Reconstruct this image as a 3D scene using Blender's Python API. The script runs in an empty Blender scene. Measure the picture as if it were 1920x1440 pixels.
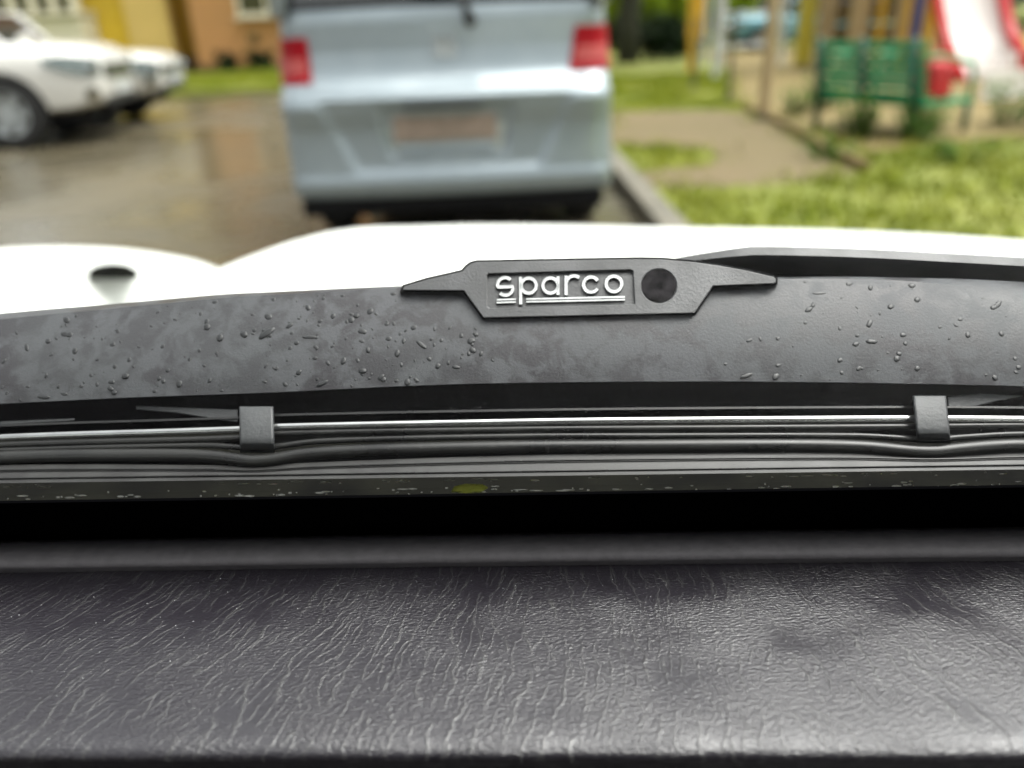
import bpy, bmesh, math, random
import numpy as np
from mathutils import Vector, Matrix, noise as mnoise

random.seed(7); np.random.seed(7)
sc = bpy.context.scene
C = sc.collection
rad = math.radians

# ------------------------------------------------------------------ camera
F = 1450.0; PITCH = 25.0; ROLL = -2.5; CAMH = 1.10
O = Vector((0, 0, CAMH))
MR = Matrix.Rotation(rad(90 - PITCH), 3, 'X') @ Matrix.Rotation(rad(ROLL), 3, 'Z')
cam_d = bpy.data.cameras.new('camera'); cam = bpy.data.objects.new('camera', cam_d); C.objects.link(cam)
cam.matrix_world = Matrix.Translation(O) @ MR.to_4x4()
cam_d.sensor_width = 36.0; cam_d.lens = F / 1920 * 36.0
cam_d.clip_start = 0.005; cam_d.clip_end = 2000
cam_d.dof.use_dof = True; cam_d.dof.focus_distance = 0.208; cam_d.dof.aperture_fstop = 6.6
sc.camera = cam

# ------------------------------------------------------------------ world, sun, exposure (overcast, wet)
SUN_EL, SUN_AZ = 68.0, 80.0            # azimuth from +Y towards +X
w = bpy.data.worlds.new('World'); sc.world = w; w.use_nodes = True
nt = w.node_tree; nt.nodes.clear()
sky = nt.nodes.new('ShaderNodeTexSky'); sky.sky_type = 'NISHITA'; sky.sun_disc = False
sky.sun_elevation = rad(SUN_EL); sky.sun_rotation = rad(SUN_AZ); sky.dust_density = 6; sky.air_density = 1.5
hs = nt.nodes.new('ShaderNodeHueSaturation'); hs.inputs['Saturation'].default_value = 0.10
bg = nt.nodes.new('ShaderNodeBackground'); bg.inputs['Strength'].default_value = 0.15
wo = nt.nodes.new('ShaderNodeOutputWorld')
nt.links.new(sky.outputs[0], hs.inputs['Color']); nt.links.new(hs.outputs[0], bg.inputs[0]); nt.links.new(bg.outputs[0], wo.inputs[0])
sun_d = bpy.data.lights.new('sun', 'SUN'); sun_d.energy = 1.3; sun_d.angle = rad(60); sun_d.color = (1.0, 0.97, 0.92)
sun = bpy.data.objects.new('sun', sun_d); C.objects.link(sun)
sd = Vector((math.sin(rad(SUN_AZ)) * math.cos(rad(SUN_EL)), math.cos(rad(SUN_AZ)) * math.cos(rad(SUN_EL)), math.sin(rad(SUN_EL))))
sun.rotation_euler = (-sd).to_track_quat('-Z', 'Y').to_euler(); sun.location = (0, 0, 30)
sc.view_settings.view_transform = 'Standard'; sc.view_settings.look = 'None'
sc.view_settings.gamma = 1; sc.view_settings.use_curve_mapping = False
sc.view_settings.exposure = 1.22
sc.render.engine = 'CYCLES'
sc.cycles.use_denoising = True; sc.cycles.use_adaptive_sampling = True; sc.cycles.adaptive_threshold = .025
sc.cycles.max_bounces = 5; sc.cycles.diffuse_bounces = 3; sc.cycles.glossy_bounces = 3; sc.cycles.transparent_max_bounces = 12
sc.cycles.sample_clamp_indirect = 6
sc.cycles.caustics_reflective = False; sc.cycles.caustics_refractive = False

# ------------------------------------------------------------------ pixel helpers (pixel = direction only)
def ray(px, py): return MR @ Vector(((px - 960) / F, -(py - 720) / F, -1))
def G(px, py, z=0.0):
    d = ray(px, py); return O + d * ((z - CAMH) / d.z)
def V(px, py, Y):
    d = ray(px, py); return O + d * (Y / d.y)
def isect(px, py, p, n):
    d = ray(px, py); return O + d * ((p - O).dot(n) / d.dot(n))

# ------------------------------------------------------------------ object helpers
def mesh_obj(name, verts, faces, mat, parent=None, smooth=False, bevel=0, kind=None, weld=False):
    me = bpy.data.meshes.new(name)
    me.from_pydata([tuple(v) for v in verts], [], faces); me.validate(); me.update()
    bm = bmesh.new(); bm.from_mesh(me)
    if weld: bmesh.ops.remove_doubles(bm, verts=bm.verts, dist=1e-5)
    bmesh.ops.recalc_face_normals(bm, faces=bm.faces); bm.to_mesh(me); bm.free()
    if smooth:
        me.polygons.foreach_set('use_smooth', [True] * len(me.polygons))
    o = bpy.data.objects.new(name, me); C.objects.link(o)
    if mat: me.materials.append(mat)
    if parent is not None: o.parent = parent
    if bevel:
        b = o.modifiers.new('bevel', 'BEVEL'); b.width = bevel; b.segments = 2; b.limit_method = 'ANGLE'; b.angle_limit = rad(40)
        if not smooth:
            me.polygons.foreach_set('use_smooth', [True] * len(me.polygons)); o.modifiers.new('wn', 'WEIGHTED_NORMAL')
    if kind: o['kind'] = kind
    return o
def smooth_by_angle(o, deg=35):
    me = o.data
    me.polygons.foreach_set('use_smooth', [True] * len(me.polygons))
    bm = bmesh.new(); bm.from_mesh(me)
    for e in bm.edges:
        e.smooth = not (len(e.link_faces) == 2 and e.calc_face_angle(0) > rad(deg))
    bm.to_mesh(me); bm.free()
def tag(o, label, cat, group=None):
    o['label'] = label; o['category'] = cat
    if group: o['group'] = group
    return o
def thing(name, label, cat, loc=(0, 0, 0), rotz=0, group=None):
    o = bpy.data.objects.new(name, None); C.objects.link(o)
    o.empty_display_size = 0.2
    o.location = loc; o.rotation_euler = (0, 0, rotz)
    return tag(o, label, cat, group)
def keep(o, root):
    """child built in world coordinates under a root that is moved"""
    o.parent = root
    o.matrix_parent_inverse = (Matrix.Translation(root.location) @ root.rotation_euler.to_matrix().to_4x4()).inverted()
    return o
class MB:
    def __init__(s): s.v = []; s.f = []
    def add(s, v, f):
        k = len(s.v); s.v += [tuple(x) for x in v]; s.f += [[i + k for i in q] for q in f]; return s
    def box(s, c, size, M=None):
        x, y, z = [q / 2 for q in size]
        vs = [Vector((a * x, b * y, d * z)) for a in (-1, 1) for b in (-1, 1) for d in (-1, 1)]
        if M is not None: vs = [M @ q for q in vs]
        vs = [q + Vector(c) for q in vs]
        return s.add(vs, [(0, 1, 3, 2), (4, 6, 7, 5), (0, 4, 5, 1), (2, 3, 7, 6), (0, 2, 6, 4), (1, 5, 7, 3)])
    def prism(s, poly, ext):
        n = len(poly); e = Vector(ext); p = [Vector(q) for q in poly]
        return s.add(p + [q + e for q in p], [list(range(n))[::-1], list(range(n, 2 * n))] + [[i, (i + 1) % n, n + (i + 1) % n, n + i] for i in range(n)])
    def tube(s, path, r, n=8, cap=True, up=None):
        path = [Vector(p) for p in path]; m = len(path)
        rr = r if isinstance(r, (list, tuple)) else [r] * m
        vs = []
        for i, p in enumerate(path):
            t = (path[min(i + 1, m - 1)] - path[max(i - 1, 0)]).normalized()
            a = Vector((0, 0, 1)) if abs(t.z) < .9 else Vector((1, 0, 0))
            if up is not None: a = up
            u = t.cross(a).normalized(); q = u.cross(t)
            vs += [p + (u * math.cos(k * 2 * math.pi / n) + q * math.sin(k * 2 * math.pi / n)) * rr[i] for k in range(n)]
        fs = [[i * n + k, i * n + (k + 1) % n, (i + 1) * n + (k + 1) % n, (i + 1) * n + k] for i in range(m - 1) for k in range(n)]
        if cap: fs += [list(range(n))[::-1], list(range((m - 1) * n, m * n))]
        return s.add(vs, fs)
    def sweep(s, path, prof, A, B, closed=True):
        """profile pts (a,b) in the frame A,B carried along path points"""
        n = len(prof); m = len(path)
        vs = [Vector(p) + A * a + B * b for p in path for a, b in prof]
        k = n if closed else n - 1
        fs = [[i * n + j, i * n + (j + 1) % n, (i + 1) * n + (j + 1) % n, (i + 1) * n + j] for i in range(m - 1) for j in range(k)]
        if closed: fs += [list(range(n))[::-1], list(range((m - 1) * n, m * n))]
        return s.add(vs, fs)
    def build(s, name, mat, parent=None, **k): return mesh_obj(name, s.v, s.f, mat, parent, **k)
def grid(nu, nv, fn):
    vs = [fn(i / (nu - 1), j / (nv - 1)) for j in range(nv) for i in range(nu)]
    fs = [[j * nu + i, j * nu + i + 1, (j + 1) * nu + i + 1, (j + 1) * nu + i] for j in range(nv - 1) for i in range(nu - 1)]
    return vs, fs
def interp(x, pts): return float(np.interp(x, [p[0] for p in pts], [p[1] for p in pts]))
def spl(x, pts):
    """smooth (Catmull-Rom) interpolation of (x, y) pairs"""
    X = [p[0] for p in pts]; Y = [p[1] for p in pts]
    if x <= X[0]: return Y[0]
    if x >= X[-1]: return Y[-1]
    i = max(k for k in range(len(X) - 1) if X[k] <= x)
    def sl(k):
        a, b = max(k - 1, 0), min(k + 1, len(X) - 1); return (Y[b] - Y[a]) / (X[b] - X[a])
    h = X[i + 1] - X[i]; t = (x - X[i]) / h
    return (2*t**3 - 3*t**2 + 1) * Y[i] + (t**3 - 2*t**2 + t) * h * sl(i) + (-2*t**3 + 3*t**2) * Y[i+1] + (t**3 - t**2) * h * sl(i+1)

# ------------------------------------------------------------------ materials
def mat(name, col, rough=.5, metal=0, spec=.5, noise=None, bump=None, coat=0, emit=None, rvar=0, sss=0):
    """noise=(scale, colour2, detail) mottles the colour; bump=(scale, strength, dist)"""
    m = bpy.data.materials.new(name); m.use_nodes = True
    n = m.node_tree; b = n.nodes['Principled BSDF']
    b.inputs['Base Color'].default_value = (*col, 1); b.inputs['Roughness'].default_value = rough
    b.inputs['Metallic'].default_value = metal; b.inputs['Specular IOR Level'].default_value = spec
    b.inputs['Coat Weight'].default_value = coat; b.inputs['Coat Roughness'].default_value = .05
    tc = n.nodes.new('ShaderNodeTexCoord')
    if noise:
        t = n.nodes.new('ShaderNodeTexNoise'); t.inputs['Scale'].default_value = noise[0]; t.inputs['Detail'].default_value = noise[2] if len(noise) > 2 else 4
        n.links.new(tc.outputs['Object'], t.inputs['Vector'])
        r = n.nodes.new('ShaderNodeValToRGB'); r.color_ramp.elements[0].position = .38; r.color_ramp.elements[1].position = .64
        r.color_ramp.elements[0].color = (*col, 1); r.color_ramp.elements[1].color = (*noise[1], 1)
        n.links.new(t.outputs['Fac'], r.inputs['Fac']); n.links.new(r.outputs[0], b.inputs['Base Color'])
        if rvar:
            mr = n.nodes.new('ShaderNodeMapRange'); mr.inputs['From Min'].default_value = .35; mr.inputs['From Max'].default_value = .65
            mr.inputs['To Min'].default_value = rough - rvar; mr.inputs['To Max'].default_value = rough + rvar
            n.links.new(t.outputs['Fac'], mr.inputs['Value']); n.links.new(mr.outputs[0], b.inputs['Roughness'])
    if bump:
        t = n.nodes.new('ShaderNodeTexNoise'); t.inputs['Scale'].default_value = bump[0]; t.inputs['Detail'].default_value = 5
        n.links.new(tc.outputs['Object'], t.inputs['Vector'])
        bp = n.nodes.new('ShaderNodeBump'); bp.inputs['Strength'].default_value = bump[1]; bp.inputs['Distance'].default_value = bump[2]
        n.links.new(t.outputs['Fac'], bp.inputs['Height']); n.links.new(bp.outputs[0], b.inputs['Normal'])
    return m
M = {}
M['white_paint'] = mat('white_paint', (.68, .695, .66), .5, spec=.12)
M['white_paint_b'] = mat('white_paint_b', (.60, .59, .55), .25, coat=.6)
M['pale_paint'] = mat('pale_paint', (.42, .40, .34), .3, coat=.4)
M['blue_paint'] = mat('blue_paint', (.10, .28, .34), .3, coat=.4)
M['silver'] = mat('silver', (.29, .34, .37), .34, metal=.35, coat=.5, noise=(9, (.27, .32, .35)))
M['silver_pale'] = mat('silver_pale', (.46, .49, .47), .45, noise=(9, (.40, .43, .41)))
M['silver_dull'] = mat('silver_dull', (.30, .36, .37), .42, metal=.3, noise=(7, (.26, .31, .33)))
M['black_plastic'] = mat('black_plastic', (.012, .012, .013), .5, noise=(30, (.02, .02, .02)))
M['tyre'] = mat('tyre', (.008, .008, .008), .8, noise=(14, (.016, .016, .015)))
M['rim'] = mat('rim', (.45, .48, .49), .35, metal=.6)
M['car_glass'] = mat('car_glass', (.012, .014, .015), .05, spec=.9)
M['lamp_red'] = mat('lamp_red', (.29, .0006, .007), .35, spec=.2)
M['lamp_pink'] = mat('lamp_pink', (.40, .075, .07), .35, spec=.2)
M['lamp_clear'] = mat('lamp_clear', (.20, .24, .235), .12, metal=.3, coat=.6)
M['chrome'] = mat('chrome', (.55, .57, .58), .15, metal=1)
M['plate'] = mat('plate', (.33, .25, .20), .6, noise=(22, (.24, .19, .15)), rvar=.1)
M['yellow_wall'] = mat('yellow_wall', (.78, .53, .04), .85, noise=(1.2, (.73, .50, .05)), bump=(40, .3, .01))
M['sand_wall'] = mat('sand_wall', (.68, .48, .16), .85, noise=(1.2, (.62, .44, .14)), bump=(40, .3, .01))
M['shaded_yellow_wall'] = mat('shaded_yellow_wall', (.36, .20, .010), .85, noise=(1.5, (.31, .18, .012)))  # side return of the yellow house, its shade put into the colour
M['terracotta_wall'] = mat('terracotta_wall', (.50, .25, .095), .85, noise=(.8, (.44, .23, .09)), bump=(40, .3, .01))
M['plinth'] = mat('plinth', (.14, .085, .03), .85, noise=(2, (.11, .07, .03)))
M['pale_frame'] = mat('pale_frame', (.70, .65, .50), .6, noise=(3, (.64, .60, .46)))
M['window_glass'] = mat('window_glass', (.06, .06, .025), .1, spec=.6)
M['bench_green'] = mat('bench_green', (.008, .20, .075), .5, noise=(5, (.016, .26, .11)), spec=.3)
M['post_green'] = mat('post_green', (.004, .05, .022), .5, noise=(6, (.006, .07, .03)))
M['slide_white'] = mat('slide_white', (.80, .79, .75), .3, noise=(3, (.74, .73, .68)))
M['slide_red'] = mat('slide_red', (.52, .006, .008), .35, noise=(4, (.46, .008, .01)))
M['play_yellow'] = mat('play_yellow', (.60, .33, .012), .45, noise=(4, (.54, .32, .02)))
M['lemon'] = mat('lemon', (.48, .40, .03), .45, noise=(4, (.44, .38, .05)))
M['pole_white'] = mat('pole_white', (.48, .50, .49), .45, noise=(5, (.42, .44, .44)))
M['pole_dark'] = mat('pole_dark', (.05, .05, .03), .6, noise=(6, (.08, .07, .04)))
M['timber'] = mat('timber', (.40, .30, .16), .75, noise=(6, (.33, .24, .12)))
M['timber_dark'] = mat('timber_dark', (.11, .075, .015), .8, noise=(4, (.15, .10, .03)))
M['play_blue'] = mat('play_blue', (.03, .045, .20), .5, noise=(4, (.04, .06, .24)))
M['bag_red'] = mat('bag_red', (.50, .008, .010), .6, noise=(8, (.42, .008, .01)))
M['kerb'] = mat('kerb', (.16, .145, .11), .7, noise=(3, (.12, .11, .085)), bump=(30, .4, .01))
M['sand'] = mat('sand', (.20, .15, .065), .9, noise=(1.3, (.15, .12, .05), 6), spec=.2)
M['bark'] = mat('bark', (.018, .022, .010), .9, noise=(8, (.03, .03, .016)), bump=(12, .8, .03))
M['leaf_lime'] = mat('leaf_lime', (.30, .40, .016), .6, noise=(.9, (.20, .30, .012)), spec=.15)
M['leaf_mid'] = mat('leaf_mid', (.12, .19, .010), .6, noise=(1.4, (.08, .14, .008)), spec=.15)
M['leaf_dark'] = mat('leaf_dark', (.010, .028, .006), .65, noise=(1.6, (.018, .045, .008)), spec=.15)
M['leaf_weed'] = mat('leaf_weed', (.05, .13, .008), .55, noise=(2.2, (.10, .18, .012)), spec=.15)
M['rubber'] = mat('rubber', (.010, .010, .010), .32, spec=.5, noise=(60, (.018, .018, .017)), rvar=.08)
M['rubber_lip'] = mat('rubber_lip', (.036, .035, .035), .36, spec=.35, noise=(90, (.05, .05, .049)), rvar=.06)
M['steel'] = mat('steel', (.60, .61, .60), .22, metal=1, noise=(80, (.5, .5, .5)))
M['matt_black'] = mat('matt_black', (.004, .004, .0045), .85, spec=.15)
M['clip_grey'] = mat('clip_grey', (.055, .058, .06), .5, noise=(160, (.048, .05, .052)), bump=(900, .25, .0006))
M['frit'] = mat('frit', (.0022, .0022, .0026), 1.0, spec=0.0)
M['cowl'] = mat('cowl_plastic', (.004, .004, .0035), .85, spec=.06, noise=(30, (.008, .008, .006)))
M['front_edge'] = mat('dash_edge_sheen', (.125, .118, .125), .6, spec=.3, noise=(300, (.105, .10, .105)), bump=(700, .3, .0006))  # front edge of the dash, reflected sky light put into a paler grey
M['headliner'] = mat('headliner', (.12, .12, .115), .95)
M['silver_letter'] = mat('silver_letter', (.40, .41, .41), .36, metal=.3, noise=(400, (.32, .33, .33)), bump=(1500, .3, .0003))
M['water'] = mat('water', (.020, .021, .022), .34, spec=.4)
M['water_fleck'] = mat('water_fleck', (.8, .8, .78), .1, spec=.5)
_t = M['water_fleck'].node_tree; _tr = _t.nodes.new('ShaderNodeBsdfTranslucent'); _tr.inputs[0].default_value = (.85, .85, .82, 1); _mx = _t.nodes.new('ShaderNodeMixShader'); _mx.inputs[0].default_value = .6
_t.links.new(_t.nodes['Principled BSDF'].outputs[0], _mx.inputs[1]); _t.links.new(_tr.outputs[0], _mx.inputs[2]); _t.links.new(_mx.outputs[0], _t.nodes['Material Output'].inputs[0])
M['leaf_scrap'] = mat('leaf_scrap', (.45, .50, .12), .5, noise=(300, (.2, .24, .04)))
for _n, _c in (('leaf_scrap', (.75, .78, .34)),):
    _t = M[_n].node_tree; _tr = _t.nodes.new('ShaderNodeBsdfTranslucent'); _tr.inputs[0].default_value = (*_c, 1); _mx = _t.nodes.new('ShaderNodeMixShader'); _mx.inputs[0].default_value = .6
    _t.links.new(_t.nodes['Principled BSDF'].outputs[0], _mx.inputs[1]); _t.links.new(_tr.outputs[0], _mx.inputs[2]); _t.links.new(_mx.outputs[0], _t.nodes['Material Output'].inputs[0])

def nodes_of(name):
    m = bpy.data.materials.new(name); m.use_nodes = True
    return m, m.node_tree, m.node_tree.nodes['Principled BSDF']
def nd(t, kind, **kw):
    n = t.nodes.new(kind)
    for k, v in kw.items():
        if hasattr(n, k) and not k.startswith('i_'): setattr(n, k, v)
    return n
def ramp(t, src, a, b, ca, cb):
    r = t.nodes.new('ShaderNodeValToRGB'); e = r.color_ramp.elements
    e[0].position = a; e[1].position = b; e[0].color = (*ca, 1); e[1].color = (*cb, 1)
    t.links.new(src, r.inputs['Fac']); return r.outputs[0]
def noise_n(t, vec, scale, detail=4, rough=.5, dist=0):
    n = t.nodes.new('ShaderNodeTexNoise'); n.inputs['Scale'].default_value = scale; n.inputs['Detail'].default_value = detail
    n.inputs['Roughness'].default_value = rough; n.inputs['Distortion'].default_value = dist
    if vec is not None: t.links.new(vec, n.inputs['Vector'])
    return n.outputs['Fac']
def math_n(t, op, a, b=None, c=None):
    n = t.nodes.new('ShaderNodeMath'); n.operation = op
    for i, q in enumerate((a, b, c)):
        if q is None: continue
        if isinstance(q, (int, float)): n.inputs[i].default_value = q
        else: t.links.new(q, n.inputs[i])
    return n.outputs[0]
def mix_c(t, f, a, b, mode='MIX'):
    n = t.nodes.new('ShaderNodeMix'); n.data_type = 'RGBA'; n.blend_type = mode
    for i, q in ((0, f), (6, a), (7, b)):
        if isinstance(q, (int, float)): n.inputs[i].default_value = q
        elif isinstance(q, tuple): n.inputs[i].default_value = (*q, 1)
        else: t.links.new(q, n.inputs[i])
    return n.outputs[2]

for _n in ('leaf_lime', 'leaf_mid', 'leaf_weed'):
    _t = M[_n].node_tree; _b = _t.nodes['Principled BSDF']; _tr = _t.nodes.new('ShaderNodeBsdfTranslucent'); _mx = _t.nodes.new('ShaderNodeMixShader'); _mx.inputs[0].default_value = .4
    _t.links.new(_b.inputs['Base Color'].links[0].from_socket, _tr.inputs[0])
    _t.links.new(_b.outputs[0], _mx.inputs[1]); _t.links.new(_tr.outputs[0], _mx.inputs[2]); _t.links.new(_mx.outputs[0], _t.nodes['Material Output'].inputs[0])
# wet asphalt
m, t, b = nodes_of('wet_asphalt'); M['asphalt'] = m
tc = t.nodes.new('ShaderNodeTexCoord').outputs['Object']
big = noise_n(t, tc, .35, 5, .6); fine = noise_n(t, tc, 60, 3)
c1 = ramp(t, big, .38, .66, (.095, .086, .060), (.125, .097, .046))
b_col = mix_c(t, .35, c1, ramp(t, fine, .3, .7, (.05, .05, .045), (.14, .13, .11)))
t.links.new(b_col, b.inputs['Base Color'])
wet = noise_n(t, tc, .55, 4, .55, .6)
mr = t.nodes.new('ShaderNodeMapRange'); t.links.new(wet, mr.inputs['Value'])
for k, v in (('From Min', .45), ('From Max', .64), ('To Min', .11), ('To Max', .45)): mr.inputs[k].default_value = v
t.links.new(mr.outputs[0], b.inputs['Roughness'])
bp = t.nodes.new('ShaderNodeBump'); bp.inputs['Strength'].default_value = .25; bp.inputs['Distance'].default_value = .004
t.links.new(fine, bp.inputs['Height']); t.links.new(bp.outputs[0], b.inputs['Normal'])
# lawn soil + grass tones
m, t, b = nodes_of('lawn_ground'); M['lawn'] = m
tc = t.nodes.new('ShaderNodeTexCoord').outputs['Object']
n1 = noise_n(t, tc, .9, 5, .6); n2 = noise_n(t, tc, 7, 4)
c1 = ramp(t, n1, .36, .66, (.185, .195, .022), (.135, .165, .014))
c2 = ramp(t, n2, .35, .7, (.19, .19, .03), (.10, .135, .012))
t.links.new(mix_c(t, .45, c1, c2), b.inputs['Base Color']); b.inputs['Roughness'].default_value = .8
# footpath (tan wet asphalt with grit)
m, t, b = nodes_of('footpath_tan'); M['path'] = m
tc = t.nodes.new('ShaderNodeTexCoord').outputs['Object']
n1 = noise_n(t, tc, 1.1, 5, .6); n2 = noise_n(t, tc, 50, 3)
c1 = ramp(t, n1, .35, .68, (.145, .108, .052), (.115, .095, .038))
t.links.new(mix_c(t, .3, c1, ramp(t, n2, .3, .7, (.08, .062, .036), (.18, .135, .075))), b.inputs['Base Color']); b.inputs['Roughness'].default_value = .75; b.inputs['Specular IOR Level'].default_value = .25
# grass blades
m, t, b = nodes_of('grass_blade'); M['grass'] = m
tc = t.nodes.new('ShaderNodeTexCoord').outputs['Object']
n1 = noise_n(t, tc, 1.3, 4, .6)
t.links.new(ramp(t, n1, .36, .66, (.23, .25, .022), (.15, .195, .012)), b.inputs['Base Color']); b.inputs['Roughness'].default_value = .8; b.inputs['Specular IOR Level'].default_value = .12

# wet blotchy wiper cover plastic
m, t, b = nodes_of('wet_plastic'); M['cover'] = m
tc = t.nodes.new('ShaderNodeTexCoord').outputs['Object']
mp = t.nodes.new('ShaderNodeMapping'); mp.inputs['Scale'].default_value = (1, 1, 1); t.links.new(tc, mp.inputs['Vector']); vec = mp.outputs[0]
n1 = noise_n(t, vec, 120, 5, .62, .4); n2 = noise_n(t, vec, 30, 3, .5)
edge = ramp(t, n1, .45, .57, (0, 0, 0), (1, 1, 1))
base = mix_c(t, edge, (.038, .037, .040), (.066, .068, .073))
base = mix_c(t, ramp(t, n2, .35, .65, (0, 0, 0), (.45, .45, .45)), base, (.064, .069, .071))
b.inputs['Specular IOR Level'].default_value = .3
t.links.new(base, b.inputs['Base Color'])
mr = t.nodes.new('ShaderNodeMapRange'); t.links.new(edge, mr.inputs['Value']); mr.inputs['To Min'].default_value = .38; mr.inputs['To Max'].default_value = .52
t.links.new(mr.outputs[0], b.inputs['Roughness'])
f1 = noise_n(t, vec, 1400, 3)
bp = t.nodes.new('ShaderNodeBump'); bp.inputs['Strength'].default_value = .2; bp.inputs['Distance'].default_value = .0004
t.links.new(f1, bp.inputs['Height']); t.links.new(bp.outputs[0], b.inputs['Normal'])
# badge plastic (dry-ish)
M['badge'] = mat('badge_plastic', (.050, .051, .054), .45, noise=(90, (.034, .035, .036), 6), bump=(1300, .25, .0005), rvar=.06)
M['badge_recess'] = mat('badge_recess', (.040, .041, .043), .5, noise=(120, (.032, .033, .034), 6), bump=(1300, .25, .0005))
M['badge_disc'] = mat('badge_disc', (.0015, .0015, .0015), .6, noise=(230, (.020, .018, .020), 6), spec=.04)

# leather-grained dashboard: fan of raised creases + fine grain
m, t, b = nodes_of('dash_leather'); M['dash'] = m
tc = t.nodes.new('ShaderNodeTexCoord').outputs['Object']
sep = t.nodes.new('ShaderNodeSeparateXYZ'); t.links.new(tc, sep.inputs[0]); X, Y = sep.outputs[0], sep.outputs[1]
# shear so that creases lean more and more to the left of the car
lean = math_n(t, 'MULTIPLY', math_n(t, 'SUBTRACT', math_n(t, 'MULTIPLY', X, 3.4), .08), math_n(t, 'SUBTRACT', Y, .14))
wob = noise_n(t, tc, 55, 3); wob2 = noise_n(t, tc, 260, 2)
xs = math_n(t, 'ADD', math_n(t, 'ADD', X, lean), math_n(t, 'ADD', math_n(t, 'MULTIPLY', wob, .010), math_n(t, 'MULTIPLY', wob2, .0035)))
def lines(freq, lean2, amp, seed, wd):
    off = t.nodes.new('ShaderNodeVectorMath'); off.operation = 'ADD'; t.links.new(tc, off.inputs[0]); off.inputs[1].default_value = (seed, seed * .7, 0)
    ph = math_n(t, 'ADD', math_n(t, 'MULTIPLY', math_n(t, 'ADD', math_n(t, 'ADD', X, lean), math_n(t, 'MULTIPLY', Y, lean2)), freq),
                math_n(t, 'ADD', math_n(t, 'MULTIPLY', noise_n(t, off.outputs[0], 34, 2), amp), math_n(t, 'MULTIPLY', noise_n(t, off.outputs[0], 330, 2, .6), .55)))
    tri = math_n(t, 'ABSOLUTE', math_n(t, 'SUBTRACT', math_n(t, 'FRACT', ph), .5))
    ln = ramp(t, tri, .0, wd, (1, 1, 1), (0, 0, 0))
    # broken along its length
    mk = ramp(t, noise_n(t, off.outputs[0], 120, 4, .6), .43, .57, (0, 0, 0), (1, 1, 1))
    return math_n(t, 'MULTIPLY', ln, mk)
crease = math_n(t, 'MAXIMUM', lines(210, .02, 4.2, 1.3, .12), math_n(t, 'MULTIPLY', lines(300, -.16, 4.6, 4.1, .13), .8))
vo2 = t.nodes.new('ShaderNodeTexVoronoi'); vo2.feature = 'F1'; vo2.inputs['Scale'].default_value = 900
mp = t.nodes.new('ShaderNodeMapping'); mp.inputs['Scale'].default_value = (.7, 1.5, 1); t.links.new(tc, mp.inputs['Vector']); t.links.new(mp.outputs[0], vo2.inputs['Vector'])
gr = math_n(t, 'MULTIPLY', noise_n(t, mp.outputs[0], 1100, 3, .6), ramp(t, noise_n(t, tc, 45, 2), .3, .65, (.25, .25, .25), (1, 1, 1)))
hgt = math_n(t, 'ADD', math_n(t, 'MULTIPLY', crease, 1.0), math_n(t, 'MULTIPLY', gr, 5.0))
bp = t.nodes.new('ShaderNodeBump'); bp.inputs['Strength'].default_value = .45; bp.inputs['Distance'].default_value = .00028
t.links.new(hgt, bp.inputs['Height']); t.links.new(bp.outputs[0], b.inputs['Normal'])
bc = mix_c(t, crease, (.014, .012, .0165), (.046, .045, .046))  # shine of the raised creases is put into their paler colour
t.links.new(bc, b.inputs['Base Color']); b.inputs['Roughness'].default_value = .30; b.inputs['Specular IOR Level'].default_value = .95

# windscreen: thin clear panes with a faint film of streaked dirt
m, t, b = nodes_of('windscreen_glass'); M['glass'] = m
t.nodes.remove(b); out = t.nodes['Material Output']
tc = t.nodes.new('ShaderNodeTexCoord').outputs['Object']
mp = t.nodes.new('ShaderNodeMapping'); mp.inputs['Scale'].default_value = (160, 6, 6); t.links.new(tc, mp.inputs['Vector'])
streak = ramp(t, noise_n(t, mp.outputs[0], 1, 3), .45, .75, (0.0, 0.0, 0.0), (.005, .005, .005))
tr = t.nodes.new('ShaderNodeBsdfTransparent'); tr.inputs[0].default_value = (.975, .985, .975, 1)
gl = t.nodes.new('ShaderNodeBsdfGlossy'); gl.inputs['Roughness'].default_value = .02
df = t.nodes.new('ShaderNodeBsdfDiffuse'); df.inputs[0].default_value = (.6, .6, .58, 1)
lw = t.nodes.new('ShaderNodeLayerWeight'); lw.inputs['Blend'].default_value = .5      # Schlick, same for both faces of the pane
frs = math_n(t, 'ADD', math_n(t, 'MULTIPLY', math_n(t, 'POWER', lw.outputs['Facing'], 5.0), .22), .010)
m1 = t.nodes.new('ShaderNodeMixShader'); m2 = t.nodes.new('ShaderNodeMixShader')
t.links.new(frs, m1.inputs[0]); t.links.new(tr.outputs[0], m1.inputs[1]); t.links.new(gl.outputs[0], m1.inputs[2])
t.links.new(streak, m2.inputs[0]); t.links.new(m1.outputs[0], m2.inputs[1]); t.links.new(df.outputs[0], m2.inputs[2]); t.links.new(m2.outputs[0], out.inputs[0])

# ================================================================== OWN CAR FRAME (slightly yawed from the view)
PSI = rad(2.9)
E1 = Vector((math.cos(PSI), -math.sin(PSI), 0)); E2 = Vector((math.sin(PSI), math.cos(PSI), 0)); E3 = Vector((0, 0, 1))
def car(x, f, z): return O + E1 * x + E2 * f + E3 * z      # x right, f forward, z up, from the lens
def incar(p):
    q = Vector(p) - O; return q.dot(E1), q.dot(E2), q.z
RAKE = rad(48)
NG = E2 * math.sin(RAKE) + E3 * math.cos(RAKE)             # outward normal of the windscreen
UG = -E2 * math.cos(RAKE) + E3 * math.sin(RAKE)            # up along the windscreen
CP = O + ray(960, 893).normalized() * 0.210                # where the wiper lip meets the glass

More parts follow.
